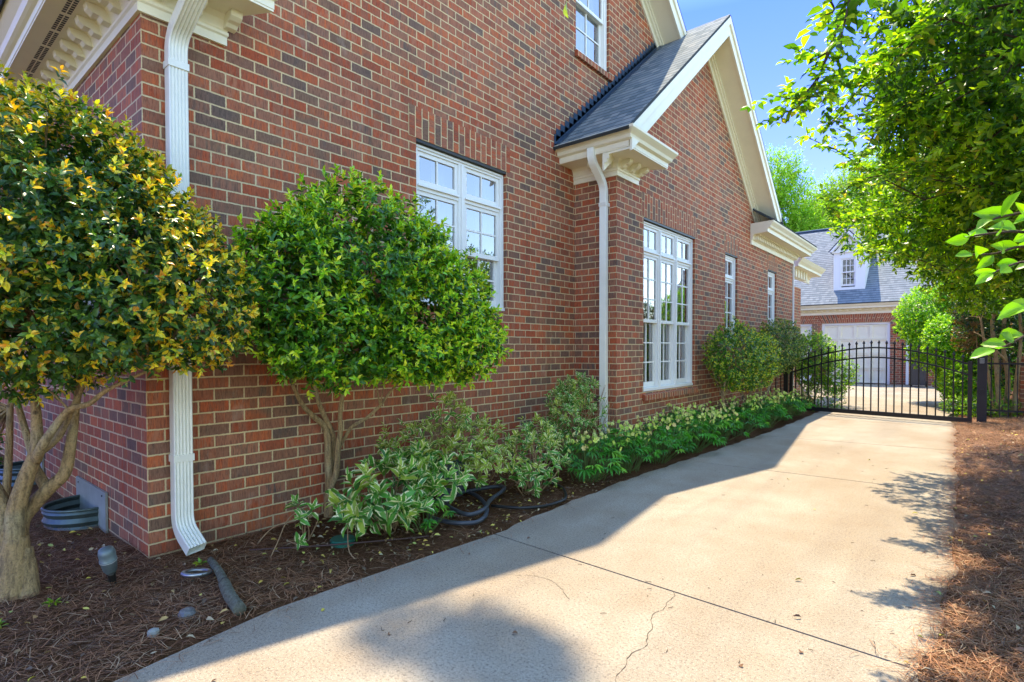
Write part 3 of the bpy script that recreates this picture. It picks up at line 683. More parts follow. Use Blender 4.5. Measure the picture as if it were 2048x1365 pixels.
m = MB(); m.lathe([(.03, 0), (.06, .03), (.07, .2), (.05, .28), (.02, .33)], (-1.98, YG-.12, 1.85), 10); m.box(-2.0, -1.96, YG-.12, YG-.003, 2.05, 2.09); m.build('wall_lamp', MT['iron'], gar)
settle(gar)

# ===PART2===
# ------------------------------------------------------------------ LEAVES
T8 = np.array([[0, 0, 0], [-.42, .30, .10], [0, .30, 0], [.42, .30, .10], [-.40, .64, .07], [0, .64, -.04], [.40, .64, .07], [0, 1, -.16]], float)
F8 = [(0, 2, 1), (0, 3, 2), (1, 2, 5, 4), (2, 3, 6, 5), (4, 5, 7), (5, 6, 7)]
T4 = np.array([[0, 0, 0], [-.45, .5, .08], [.45, .5, .08], [0, 1, -.12]], float)
F4 = [(0, 2, 1), (1, 2, 3)]
_r = [(0.0, 0.0), (.08, .16), (.22, .34), (.42, .46), (.62, .42), (.80, .26), (.92, .11), (1.0, 0.0)]
TH = np.array([[h*c, y, .16*abs(h*c)*2-.17*y*y+.05*y+.02*math.sin(y*9+c*3)] for y, h in _r for c in (-1, -.5, 0, .5, 1)], float)
FH = [(i*5+j, i*5+j+1, i*5+j+6, i*5+j+5) for i in range(7) for j in range(4)]
TPL = {8: (T8, F8), 4: (T4, F4), 35: (TH, FH)}
def nz(v): return v/np.maximum(np.linalg.norm(v, axis=-1, keepdims=True), 1e-9)
def leaf_arrays(P, D, N, L, Wd, tpl=8):
    T, F = TPL[tpl]
    D = nz(D); Sd = nz(np.cross(D, N)); N = np.cross(Sd, D); n = len(P); k = len(T)
    L = np.asarray(L).reshape(-1, 1, 1)*np.ones((n, 1, 1)); Wd = np.asarray(Wd).reshape(-1, 1, 1)*np.ones((n, 1, 1))
    bend = rng.uniform(.3, 1.9, (n, 1, 1))
    V = P[:, None]+L*T[None, :, 1:2]*D[:, None]+Wd*T[None, :, 0:1]*Sd[:, None]*1.0+L*T[None, :, 2:3]*N[:, None]*bend
    return V.reshape(-1, 3), F, k, n
def leaf_mesh(name, mat, P, D, N, L, Wd, tint, parent=None, tpl=8):
    V, F, k, n = leaf_arrays(P, D, N, L, Wd, tpl)
    me = bpy.data.meshes.new(name); T = TPL[tpl][0]
    loops = np.array([i for f in F for i in f]); cnt = np.array([len(f) for f in F]); nl = len(loops)
    me.vertices.add(len(V)); me.vertices.foreach_set('co', V.astype(np.float32).ravel())
    L_ = (np.arange(n)[:, None]*k+loops[None]).ravel(); me.loops.add(len(L_)); me.loops.foreach_set('vertex_index', L_.astype(np.int32))
    ls = np.concatenate([[0], np.cumsum(cnt)[:-1]]); st = (np.arange(n)[:, None]*nl+ls[None]).ravel()
    me.polygons.add(len(st)); me.polygons.foreach_set('loop_start', st.astype(np.int32))
    uvb = np.stack([T[:, 0]/.84+.5, T[:, 1]], 1)[loops]; ul = me.uv_layers.new(name='UVMap'); ul.data.foreach_set('uv', np.tile(uvb, (n, 1)).astype(np.float32).ravel())
    ca = me.color_attributes.new('tint', 'FLOAT_COLOR', 'CORNER'); c4 = np.concatenate([np.clip(tint, 0, 1), np.ones((n, 1))], 1); ca.data.foreach_set('color', np.repeat(c4, nl, axis=0).astype(np.float32).ravel())
    me.update(calc_edges=True); me.polygons.foreach_set('use_smooth', np.ones(len(st), bool)); me.materials.append(mat)
    o = bpy.data.objects.new(name, me); COL.objects.link(o)
    if parent: o.parent = parent
    return o
def rand_unit(n): return nz(rng.normal(size=(n, 3)))
def vnoise(P, f, seed=0):
    r = np.random.default_rng(seed); s = np.zeros(len(P))
    for _ in range(6): k = r.normal(size=3)*f; s += np.sin(P@k+r.uniform(0, 6.28))
    return s/6
def shoots_to_leaves(B, A, per, sl, L, aspect, colf, young_top=.35, droop=0.0):
    """B shoot bases, A directions"""
    n = len(B); A = nz(A); R = nz(np.cross(A, rand_unit(n))); R2 = np.cross(A, R)
    Ps, Ds, Ns, Ls, Ts = [], [], [], [], []
    ph0 = rng.uniform(0, 6.28, n); sls = sl*rng.uniform(.6, 1.4, n)
    for j in range(per):
        t = (j+.5)/per; ph = ph0+j*2.4+rng.normal(0, .3, n); rad = R*np.cos(ph)[:, None]+R2*np.sin(ph)[:, None]
        an = radians(78)*(1-t)+radians(22)*t+rng.normal(0, .22, n)
        d = A*np.cos(an)[:, None]+rad*np.sin(an)[:, None]; d[:, 2] -= droop*(1-t)
        Ps.append(B+A*(sls*t)[:, None]); Ds.append(d); Ns.append(A+rand_unit(n)*.35+np.array([0, 0, .25]))
        Ls.append(L*rng.uniform(.7, 1.2, n)*(1-.42*t)); Ts.append(np.full(n, t))
    P, D, N, L_, T_ = map(np.concatenate, (Ps, Ds, Ns, Ls, Ts)); sid = np.tile(np.arange(n), per)
    return P, D, N, L_, L_*aspect*rng.uniform(.85, 1.15, len(P)), colf(P, T_, sid)
def crown_shoots(blobs, n, rmin=.72, rmax=1.06, up=.5, rnd=.5, gap=0.0, gf=5, seed=1, keep=None):
    blobs = np.array(blobs, float); C, Rr = blobs[:, :3], blobs[:, 3:6]; vol = (Rr[:, 0]*Rr[:, 1]+Rr[:, 1]*Rr[:, 2]+Rr[:, 0]*Rr[:, 2]); pr = vol/vol.sum()
    m = int(n*2.2); bi = rng.choice(len(blobs), m, p=pr); u = rand_unit(m)
    lump = 1+.17*vnoise(C[bi]+u*Rr[bi], 4.5, seed)+.10*vnoise(C[bi]+u*Rr[bi], 11.0, seed+1)
    r = np.minimum(rng.uniform(rmin**2, rmax**2, m)**.5*lump*np.where(rng.uniform(size=m) < .06, rng.uniform(1.02, 1.14, m), 1), 1.24); P = C[bi]+u*Rr[bi]*r[:, None]
    ok = np.ones(m, bool)
    for i in range(len(blobs)):
        q = np.linalg.norm((P-C[i])/Rr[i], axis=1); ok &= ~((q < rmin*.95) & (bi != i))
    if gap: ok &= vnoise(P, gf, seed+5) > -1+gap
    if keep is not None: ok &= keep(P)
    P = P[ok][:n]; out = nz((u/Rr[bi])[ok][:n])
    A = out+np.array([0, 0, up])+rand_unit(len(P))*rnd
    return P, nz(A), out
def palette(cols, wts, var=.18):
    cols = np.array(cols); 
    def f(n): i = rng.choice(len(cols), n, p=np.array(wts)/sum(wts)); return cols[i]*rng.uniform(1-var, 1+var, (n, 1))*rng.uniform(.93, 1.07, (n, 3))
    return f
def plant(name, label, cat, base, blobs, n, per, L, mat, mature, young, yprob, sl=.05, aspect=.5, group=None, part='crown', up=.5, rnd=.5, rmin=.7, gap=0, gf=5, keep=None, limbs=None, bark=None, tpl=8, inner=0, droop=0, ytop=.4, seed=1, rmax=1.06, kkeep=None):
    t = thing(name, label, cat, base, group)
    P, A, out = crown_shoots(blobs, n, rmin=rmin, rmax=rmax, up=up, rnd=rnd, gap=gap, gf=gf, seed=seed, keep=keep)
    def colf(Q, tt, sid):
        c = mature(len(Q)); yp = yprob(P) if callable(yprob) else np.full(len(P), yprob)
        isy = (rng.uniform(size=len(P)) < yp)[sid] & (tt > 1-ytop-.15*rng.uniform(size=len(Q)))
        yc = young(len(Q)); mid = ((yp > 0)[sid] & ~isy & (tt > .5) & (rng.uniform(size=len(Q)) < yp[sid]))
        c[isy] = yc[isy]; c[mid] = c[mid]*.55+yc[mid]*.45; return c
    arr = list(shoots_to_leaves(P, A, per, sl, L, aspect, colf, droop=droop))
    if inner:
        Pi, Ai, _ = crown_shoots(blobs, inner, rmin=.35, rmax=.8, up=.1, rnd=.9, seed=seed+3, keep=keep)
        a2 = shoots_to_leaves(Pi, Ai, per, sl*1.3, L*1.1, aspect, lambda Q, tt, sid: mature(len(Q)), droop=droop)
        arr = [np.concatenate([a, b]) for a, b in zip(arr, a2)]
    if kkeep is not None: ok = kkeep(arr[0]); arr = [a[ok] for a in arr]
    leaf_mesh(part, mat, *arr, parent=t, tpl=tpl)
    # twigs from the inside out to the shoots
    if limbs is not None:
        m = MB()
        for pts, r0, r1 in limbs:
            k = len(pts); m.tube(smooth_path(pts), list(np.linspace(r0, r1, (k-1)*4+1)), 9)
        m.build('trunk', bark, t, smooth=True)
        tw = MB(); ends = np.array([l[0][-1] for l in limbs]+[l[0][len(l[0])//2] for l in limbs])
        idx = rng.choice(len(P), min(len(P), 130), replace=False)
        for i in idx:
            p = P[i]; e = ends[np.argmin(np.linalg.norm(ends-p, axis=1))]; md = (p+e)/2+rng.normal(0, .04, 3)*np.linalg.norm(p-e)
            if keep is not None and not keep(md[None])[0]: continue
            tw.tube(smooth_path([e, md, p]), list(np.linspace(.007, .002, 9)), 5, cap=False)
        tw.build('twigs', bark, t, smooth=True)
    for c in t.children: c.location = -Vector(base)
    return t
def smooth_path(pts, k=4):
    P = [np.array(p, float) for p in pts]; out = []
    for i in range(len(P)-1):
        p0 = P[max(i-1, 0)]; p1 = P[i]; p2 = P[i+1]; p3 = P[min(i+2, len(P)-1)]
        for j in range(k):
            t = j/k; out.append(.5*((2*p1)+(-p0+p2)*t+(2*p0-5*p1+4*p2-p3)*t*t+(-p0+3*p1-3*p2+p3)*t**3))
    out.append(P[-1]); return [tuple(p) for p in out]

M_leaf = leaf_material('glossy_leaf', .28, .30, (1.3, 1.3, .5))
M_back = leaf_material('backlit_leaf', .46, .36, (1.35, 1.6, .35))
M_far = leaf_material('tree_leaf', .5, .6, (1.6, 1.9, .45), vein=0)
M_var = leaf_material('variegated_leaf', .30, .42, (1.2, 1.2, .6), varieg=True, vein=.2)
M_bark = bark_material('tan_bark', (.60, .39, .17), (.40, .27, .13), (.48, .43, .26))
M_bark2 = bark_material('dark_bark', (.10, .07, .045), (.17, .115, .07), (.13, .11, .08))
M_stem = plain('tan_stem', (.33, .20, .09), .7)

dark1 = palette([(.045, .12, .020), (.07, .17, .022), (.035, .10, .030), (.12, .22, .025)], [3, 3, 2, 2])
yng1 = palette([(.80, .50, .02), (.78, .64, .03), (.58, .62, .03), (.78, .34, .04), (.40, .46, .05)], [3.4, 3.4, 2.0, .9, 1.2])
dark2 = palette([(.05, .17, .012), (.08, .23, .014), (.035, .13, .018), (.13, .32, .015)], [3, 3, 2, 2.4])
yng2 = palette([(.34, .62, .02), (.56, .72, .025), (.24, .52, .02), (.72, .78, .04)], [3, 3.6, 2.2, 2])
backg = palette([(.08, .19, .012), (.13, .26, .012), (.045, .12, .015), (.22, .34, .02)], [3, 3, 2.5, 1.8])
yngb = palette([(.34, .52, .02), (.44, .58, .02), (.55, .45, .05)], [3, 2, .3])

TR1 = [([(-4.0, .525, -.06), (-4.0, .530, .10), (-4.0, .533, .20), (-4.0, .535, .30)], .098, .056),
       ([(-4.02, .50, -.05), (-4.015, .505, .12), (-4.02, .50, .27)], .082, .04), ([(-3.97, .56, -.05), (-3.975, .56, .10), (-3.98, .57, .24)], .078, .036),
       ([(-3.99, .53, .10), (-4.0, .53, .28), (-3.999, .537, .435), (-3.963, .571, .602), (-3.919, .612, .756), (-3.913, .619, .841), (-3.919, .618, .983), (-3.929, .614, 1.164), (-3.886, .657, 1.465)], .056, .013),
       ([(-3.919, .612, .72), (-3.829, .624, .805), (-3.792, .656, .881), (-3.717, .722, 1.004), (-3.635, .792, 1.036), (-3.559, .857, 1.112), (-3.385, 1.005, 1.219)], .028, .008),
       ([(-3.919, .612, .75), (-3.874, .700, .840), (-3.790, .74, .977), (-3.734, .80, 1.160)], .024, .012),
       ([(-3.99, .54, .06), (-4.045, .55, .24), (-4.07, .565, .366), (-4.053, .623, .456), (-3.982, .684, .552), (-3.922, .737, .631), (-3.898, .761, .787), (-3.884, .776, .926), (-3.873, .789, 1.050), (-3.797, .82, 1.327)], .054, .014),
       ([(-4.002, .668, .55), (-4.049, .632, .649), (-4.060, .624, .720), (-4.096, .597, .875), (-4.142, .564, 1.074)], .03, .014),
       ([(-4.0, .53, .08), (-4.03, .51, .27), (-4.055, .492, .45), (-4.119, .441, .617), (-4.194, .383, .781), (-4.239, .352, 1.055), (-4.4, .3, 1.5)], .062, .016),
       ([(-3.93, .57, -.05), (-3.955, .58, .06), (-3.975, .585, .18)], .06, .03)]
keep1 = lambda P: ~((P[:, 0] < -3.97) & (P[:, 1] > 1.09)) & (P[:, 2] < 2.74) & ~((P[:, 0] < -3.82) & (P[:, 1] > 1.25))
plant('shrub_tree', 'small tree with orange tipped leaves and thick tan trunk at the house corner', 'tree', (-4, .525, 0),
      [(-3.75, .50, 1.98, .76, .50, .62), (-3.38, .88, 1.76, .48, .40, .56), (-3.28, 1.12, 1.62, .34, .32, .42), (-4.4, .2, 1.98, .85, .65, .62), (-3.46, .74, 2.06, .44, .38, .42), (-3.75, .62, 1.50, .55, .45, .38)], 6400, 8, .049, M_leaf, dark1, yng1,
      lambda P: np.clip(.26+.75*((P[:, 2] > 2.0)*(P[:, 0] < -3.2))+.42*((P[:, 0] > -3.2)*(P[:, 1] > .9))+.35*(vnoise(P, 5, 3) > .2), 0, 1), sl=.06, aspect=.54, ytop=.55, keep=keep1, limbs=TR1, bark=M_bark, inner=1200, gap=.42, gf=7, seed=4)
keepB = lambda P: (P[:, 1] < 1.09)
plant('shrub', 'dark evergreen shrub with thin trunk behind the orange tipped tree', 'shrub', (-5.52, .68, 0), [(-6.2, .3, 1.8, .9, .6, .8), (-6.4, .2, .5, .6, .5, .45)], 900, 8, .06, M_leaf, dark1, yng1, .12, sl=.06, keep=keepB,
      limbs=[([(-5.530, .66, -.05), (-5.524, .691, .262), (-5.510, .710, .569), (-5.508, .721, .898), (-5.498, .739, 1.329), (-5.7, .5, 1.8)], .03, .015)], bark=M_bark, inner=300, seed=8)
keep2 = lambda P: (P[:, 0] > -3.93)
TR2 = [([(-3.925, 2.400, -.05), (-3.925, 2.400, .10), (-3.925, 2.405, .200), (-3.933, 2.404, .409), (-3.942, 2.402, .621), (-3.950, 2.375, .718), (-3.94, 2.28, .802), (-3.93, 2.18, .907), (-3.90, 2.08, 1.083)], .042, .014),
       ([(-3.93, 2.42, .20), (-3.951, 2.442, .445), (-3.947, 2.450, .635), (-3.94, 2.38, .785), (-3.92, 2.31, .927), (-3.90, 2.25, 1.162)], .030, .014),
       ([(-3.90, 2.41, .12), (-3.898, 2.402, .225), (-3.866, 2.433, .353), (-3.859, 2.444, .561), (-3.845, 2.458, .688), (-3.847, 2.461, .844), (-3.75, 2.48, 1.163), (-3.55, 2.6, 1.5)], .030, .012),
       ([(-3.90, 2.46, .50), (-3.841, 2.553, .690), (-3.752, 2.629, .763), (-3.663, 2.707, .868), (-3.614, 2.750, .957), (-3.479, 2.867, 1.159), (-3.35, 3.05, 1.35)], .016, .008)]
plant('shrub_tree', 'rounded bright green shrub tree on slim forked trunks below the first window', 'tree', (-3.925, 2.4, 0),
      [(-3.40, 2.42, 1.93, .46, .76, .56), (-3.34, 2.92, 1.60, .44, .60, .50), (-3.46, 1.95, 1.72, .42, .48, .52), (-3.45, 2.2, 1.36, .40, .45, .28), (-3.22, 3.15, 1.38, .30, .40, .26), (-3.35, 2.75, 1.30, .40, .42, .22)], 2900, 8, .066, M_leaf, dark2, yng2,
      lambda P: np.clip(.38+.6*(P[:, 1] > 2.5)+.30*(P[:, 2] > 2.1)+.3*(vnoise(P, 5, 3) > .1), 0, .97), sl=.075, aspect=.46, ytop=.6, keep=keep2, limbs=TR2, bark=M_bark, inner=900, gap=.46, gf=7, seed=12, up=.75)  # extra yellow-green young leaves on the far and upper sides imitate light there
TR3 = [([(-3.0, 8.86, -.05), (-3.0, 8.84, .266), (-3.0, 8.80, .551), (-3.0, 8.90, .784), (-2.98, 9.1, 1.1)], .035, .012), ([(-3.02, 9.3, -.05), (-3.0, 9.526, .118), (-3.0, 10.063, .418), (-2.98, 10.4, .738)], .030, .012)]
plant('shrub_tree', 'round clipped shrub with yellow green leaves in front of the tall narrow window', 'tree', (-3.0, 9.1, 0), [(-2.93, 9.15, 1.22, .38, .78, .50), (-2.88, 10.0, 1.15, .36, .80, .48), (-2.95, 9.7, .85, .32, .6, .25)], 1700, 7, .05, M_leaf, dark2, palette([(.56, .60, .04), (.40, .52, .03), (.66, .52, .05)], [2, 2, 1]),
      lambda P: np.clip(.7+.3*(P[:, 1] > 9.5), 0, 1), sl=.05, limbs=TR3, bark=M_bark, inner=500, keep=lambda P: P[:, 0] > -3.3, gap=.2, seed=15)
TR4 = [([(-3.1, 10.5, -.05), (-3.05, 10.8, .2), (-3.0, 11.3, .5), (-3.0, 12.0, .9), (-2.98, 12.4, 1.2)], .03, .012), ([(-3.1, 10.7, -.05), (-3.08, 11.0, .35), (-3.0, 11.1, .8)], .026, .012)]
plant('shrub_tree', 'leaning clipped shrub with bronze leaf tips beside the left end of the iron gate', 'tree', (-3.1, 10.6, 0), [(-2.93, 12.0, 1.38, .36, .95, .48), (-2.95, 11.3, 1.25, .34, .6, .42)], 1500, 7, .05, M_leaf, dark1, palette([(.44, .44, .08), (.45, .32, .08), (.26, .42, .05)], [2, 1, 2]),
      .75, sl=.05, limbs=TR4, bark=M_bark, inner=400, keep=lambda P: P[:, 0] > -3.3, gap=.2, seed=17)
plant('bush', 'yellow green bush just behind the left bars of the gate', 'shrub', (-2.6, 14.1, 0), [(-2.72, 14.1, .95, .50, .7, .62), (-2.35, 14.3, .72, .40, .6, .50), (-2.9, 14.6, 1.2, .4, .6, .5)], 1500, 7, .055, M_back, backg, yngb, .7, sl=.05, keep=lambda P: P[:, 0] > -3.35, tpl=8, inner=400, seed=21,
      limbs=[([(-2.75, 14.1, -.03), (-2.7, 14.1, .3), (-2.6, 14.2, .7)], .03, .015), ([(-2.8, 14.1, -.03), (-2.9, 14.3, .3), (-2.95, 14.5, .8)], .03, .012)], bark=M_bark)
plant('bush', 'low dark green bush at the foot of the yellow green bush behind the gate', 'shrub', (-2.5, 13.6, 0), [(-2.55, 13.6, .18, .5, .45, .26)], 450, 6, .05, M_leaf, dark2, yng2, .3, sl=.04, tpl=4, seed=22)

# ---- hedge and trees past the gate, right
plant('hedge_shrub', 'tall light green clipped shrub behind the right half of the gate', 'shrub', (-.2, 17, 0), [(-.72, 17, 2.05, .72, 1.0, .72), (-.45, 16.6, 1.45, .72, .9, .70), (-.05, 16.2, .75, .55, .9, .70), (.1, 17.2, 2.3, .9, 1.2, .95), (.35, 16.2, 1.3, .7, .9, .9), (-.35, 15.6, 1.5, .45, .6, .55), (.1, 15.2, .6, .5, .7, .6)], 7800, 7, .08, M_back, palette([(.13, .32, .014), (.20, .40, .018), (.08, .20, .02)], [2, 2, 1]), palette([(.42, .62, .02), (.52, .66, .03)], [2, 1]), .7, sl=.06, inner=1200, seed=31,
      limbs=[([(-.35, 17.4, -.03), (-.38, 17.3, .5), (-.25, 17.2, 1.2), (-.3, 17.2, 1.9)], .07, .04), ([(-.3, 17.4, 0), (-.45, 17.2, .6), (-.6, 17.1, 1.4)], .05, .03)], bark=M_bark)
plant('evergreen_tree', 'dark evergreen tree on several bare tan stems beside the right gate post', 'tree', (.45, 13.7, .1), [(.45, 14.2, 2.1, .75, .8, .62), (1.2, 13.8, 2.0, 1.0, .9, .8), (.3, 15, 1.4, .45, .6, .7), (.9, 14.9, 1.1, .6, .5, .9), (.6, 12.6, 2.6, .9, .9, .5)], 3000, 7, .07, M_leaf, palette([(.02, .07, .012), (.035, .10, .014), (.015, .045, .015), (.06, .14, .02)], [3, 3, 2, 1]), palette([(.14, .22, .03), (.3, .16, .05)], [3, 1]), .25, sl=.06, inner=900, seed=34, gap=.25,
      limbs=[([(.44, 13.5, 0), (.41, 13.5, .5), (.38, 13.5, 1.1), (.32, 13.5, 1.845), (.5, 13.6, 2.3)], .045, .025), ([(.50, 13.6, 0), (.55, 13.6, .7), (.47, 13.5, 1.4), (.5, 13.4, 2.2)], .045, .025),
             ([(.40, 13.6, 0), (.30, 13.5, .6), (.22, 13.4, 1.3), (.15, 13.4, 1.9)], .03, .018), ([(.62, 13.5, 0), (.66, 13.4, .8), (.7, 13.3, 1.6), (.62, 13.3, 2.4)], .04, .02), ([(.5, 13.3, 1.1), (.2, 13.2, 1.5), (.05, 13.2, 1.62)], .018, .006)], bark=M_bark)
plant('bush', 'bronze leaved bush hanging over the middle right of the gate', 'shrub', (.1, 13.9, .1), [(.05, 14.3, 2.0, .30, .35, .30), (-.02, 14.6, 1.6, .26, .3, .35)], 420, 7, .055, M_leaf, palette([(.09, .10, .02), (.16, .12, .03)], [1, 1]), palette([(.42, .20, .06), (.30, .2, .05)], [1, 1]), .7, sl=.05, seed=36,
      limbs=[([(.2, 14.2, 0), (.15, 14.2, .8), (.1, 14.3, 1.6)], .02, .01)], bark=M_bark)
plant('ground_plant', 'low bright green plants at the foot of the hedge past the gate', 'plant', (-.1, 14.5, .02), [(-.1, 14.6, .15, .35, .8, .20), (.3, 13.6, .2, .4, .5, .22)], 500, 6, .07, M_back, backg, yngb, .3, sl=.05, tpl=4, seed=37)

# ---- big overhanging tree on the right
near = [
 [(-0.317, 2.246, 2.641), (-0.333, 2.230, 2.537), (-0.350, 2.212, 2.428), (-0.355, 2.207, 2.395)],
 [(-0.434, 2.279, 2.711), (-0.412, 2.296, 2.619), (-0.393, 2.310, 2.564), (-0.419, 2.289, 2.546)],
 [(-0.440, 3.329, 3.162), (-0.507, 3.269, 2.983), (-0.547, 3.233, 2.885), (-0.583, 3.200, 2.788), (-0.614, 3.172, 2.691), (-0.675, 3.118, 2.576), (-0.749, 3.054, 2.525)],
 [(-0.602, 3.183, 2.727), (-0.680, 3.115, 2.612), (-0.774, 3.036, 2.617)], [(-0.564, 3.218, 2.855), (-0.633, 3.159, 2.804), (-0.692, 3.111, 2.855)],
 [(-0.102, 3.873, 3.154), (-0.267, 3.732, 3.020), (-0.419, 3.601, 2.892), (-0.551, 3.489, 2.813), (-0.617, 3.431, 2.700), (-0.723, 3.340, 2.613)],
 [(-0.213, 3.910, 3.130), (-0.372, 3.772, 2.916), (-0.501, 3.660, 2.783), (-0.582, 3.589, 2.655), (-0.642, 3.537, 2.568)],
 [(-0.230, 4.282, 2.932), (-0.442, 4.099, 2.706), (-0.507, 4.041, 2.547), (-0.545, 4.008, 2.498)],
 [(0.017, 4.998, 2.425), (-0.269, 4.761, 2.516), (-0.480, 4.585, 2.527), (-0.623, 4.463, 2.472), (-0.715, 4.384, 2.375), (-0.773, 4.333, 2.285)],
 [(-0.262, 5.025, 2.410), (-0.550, 4.789, 2.602), (-0.694, 4.671, 2.719), (-0.765, 4.613, 2.778), (-0.909, 4.494, 2.859), (-0.926, 4.481, 2.903)],
 [(-0.137, 5.909, 2.278), (-0.364, 5.722, 2.405), (-0.590, 5.534, 2.448), (-0.783, 5.371, 2.406)], [(0.013, 4.739, 2.631), (-0.241, 4.530, 2.796), (-0.443, 4.362, 2.862), (-0.569, 4.256, 2.830)],
 [(-0.145, 6.417, 1.995), (-0.357, 6.243, 2.133), (-0.568, 6.068, 2.202), (-0.708, 5.951, 2.225)]]
close = [
 [(0.33, 1.8, 1.48), (0.16, 1.60, 1.44), (0.115, 1.57, 1.42), (0.09, 1.555, 1.41)],
 [(0.30, 1.66, 1.66), (0.114, 1.536, 1.569), (0.060, 1.491, 1.561), (0.014, 1.452, 1.554), (-0.002, 1.439, 1.550)], [(0.30, 1.68, 1.66), (0.127, 1.612, 1.554), (0.071, 1.565, 1.538), (0.039, 1.537, 1.525), (0.003, 1.507, 1.523)],
 [(0.28, 1.58, 1.63), (0.117, 1.408, 1.570), (0.082, 1.379, 1.575), (0.040, 1.344, 1.566), (0.030, 1.335, 1.561)], [(0.30, 1.7, 1.55), (0.123, 1.539, 1.383), (0.084, 1.505, 1.351), (0.055, 1.480, 1.330), (0.039, 1.467, 1.323)],
 [(0.32, 1.9, 1.6), (0.135, 1.814, 1.536), (0.090, 1.776, 1.530), (0.053, 1.745, 1.512), (0.040, 1.733, 1.503)]]
top = [[(-0.75, 1.45, 3.1), (-0.913, 1.351, 2.62), (-0.913, 1.350, 2.42), (-0.914, 1.347, 2.345)]]
def spray(paths, step, L, sub, aspect=.5, start=0.0):
    P, D = [], []
    for path in paths:
        sp = [np.array(p) for p in smooth_path(path, 8)]
        seg = np.array([np.linalg.norm(b-a) for a, b in zip(sp, sp[1:])]); cum = np.concatenate([[0], np.cumsum(seg)]); tot = cum[-1]; s_ = start*tot; k = 0
        while s_ <= tot:
            i = min(np.searchsorted(cum, s_, side='right')-1, len(sp)-2); t = (s_-cum[i])/max(seg[i], 1e-6); p = sp[i]*(1-t)+sp[i+1]*t; tg = nz(sp[i+1]-sp[i])
            sdv = nz(np.cross(tg, [0, 0, 1])+rng.normal(0, .3, 3)); sg = 1 if k % 2 else -1
            if sub and rng.uniform() < sub:
                dd = nz(tg*.6+sdv*sg+np.array([0, 0, rng.uniform(-.3, .5)])); ln = rng.uniform(.06, .20)
                q = np.arange(.02, ln, step*.8)
                for j, a in enumerate(q): P.append(p+dd*a); D.append(nz(dd*.6+nz(np.cross(dd, [0, .1, 1]))*(1 if j % 2 else -1)+rng.normal(0, .2, 3)))
                P.append(p+dd*ln); D.append(dd)
            P.append(p); D.append(nz(tg*.55+sdv*sg*.8+rng.normal(0, .2, 3))); s_ += step*rng.uniform(.7, 1.3); k += 1
        P.append(sp[-1]); D.append(nz(sp[-1]-sp[-2]))
    P, D = np.array(P), np.array(D); n = len(P); N = np.array([0, 0, 1.])+rand_unit(n)*.55; L_ = L*rng.uniform(.65, 1.15, n)
    return P, D, N, L_, L_*aspect*rng.uniform(.9, 1.1, n)
RT = thing('evergreen_tree', 'large overhanging tree with glossy sunlit leaves filling the upper right above the driveway edge', 'tree', (1.9, 5.6, .25))
blobs = [(.62, 4.7, 3.3, .95, 1.5, 1.05), (.65, 6.3, 3.6, 1.15, 1.3, 1.25), (.45, 7.6, 2.75, 1.05, 1.4, .95), (-.62, 7.4, 2.75, .50, .9, .42), (1.7, 5.6, 3.2, 1.6, 2.6, 1.4), (-.28, 6.1, 2.55, .42, .7, .40), (.3, 9.3, 2.75, .9, 1.2, .7), (.35, 5.7, 2.35, .6, .9, .45), (.38, 7.4, 2.15, .6, .9, .55), (.55, 5.0, 2.35, .45, .8, .45), (-.1, 5.2, 3.2, .45, .7, .6)]
keepR = lambda P: (P[:, 2] > 1.7) & ~((P[:, 1] < 3.2) & (P[:, 0] < .35*P[:, 1])) & (np.linalg.norm(P-np.array([0, 0, 1.33]), axis=1) > 2.2)
P, A, _ = crown_shoots(blobs+[(-.15, 4.5, 3.25, .38, .7, .5), (-.25, 4.9, 2.9, .28, .5, .3)], 14500, rmin=.5, up=.05, rnd=.7, gap=.22, gf=3.5, seed=41, keep=keepR); A = nz(A+np.array([-.35, 0, 0]))
yp = np.clip(.08+.5*(P[:, 2] < 2.8)*(P[:, 0] < .2)+.2*(vnoise(P, 4, 8) > .1), 0, 1)
def colR(Q, t, sid):
    c = backg(len(Q))*np.where(P[:, 2] > 2.9, .85, 1.1)[sid][:, None]; y = (rng.uniform(size=len(P)) < yp)[sid] & (t > .35); c[y] = yngb(len(Q))[y]; return c  # leaves high in the crown tinted darker to stand in for inner shade
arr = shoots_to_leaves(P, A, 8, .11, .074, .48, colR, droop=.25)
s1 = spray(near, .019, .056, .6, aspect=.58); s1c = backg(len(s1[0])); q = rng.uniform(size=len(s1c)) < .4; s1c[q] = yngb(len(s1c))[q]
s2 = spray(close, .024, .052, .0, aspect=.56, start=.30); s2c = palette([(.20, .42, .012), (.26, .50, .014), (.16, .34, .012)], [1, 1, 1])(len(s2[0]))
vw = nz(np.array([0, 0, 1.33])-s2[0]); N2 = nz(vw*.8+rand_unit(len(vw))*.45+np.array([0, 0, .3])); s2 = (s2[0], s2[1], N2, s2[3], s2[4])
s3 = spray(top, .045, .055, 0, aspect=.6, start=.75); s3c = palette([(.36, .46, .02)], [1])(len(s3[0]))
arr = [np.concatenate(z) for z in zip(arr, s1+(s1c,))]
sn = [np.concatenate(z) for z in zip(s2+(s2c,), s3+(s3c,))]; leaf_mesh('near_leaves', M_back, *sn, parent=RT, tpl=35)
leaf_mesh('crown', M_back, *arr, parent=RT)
m = MB()
for path in near: m.tube(smooth_path(path), list(np.linspace(.0055, .0022, (len(path)-1)*4+1)), 6)
for path in close+top: m.tube(smooth_path(path), list(np.linspace(.004, .0016, (len(path)-1)*4+1)), 6)
hub = [(1.9, 5.6, 2.2), (.9, 4.8, 3.1), (.9, 6.3, 3.2), (.6, 7.6, 2.7), (1.2, 3.2, 2.9), (.5, 5.6, 2.4)]
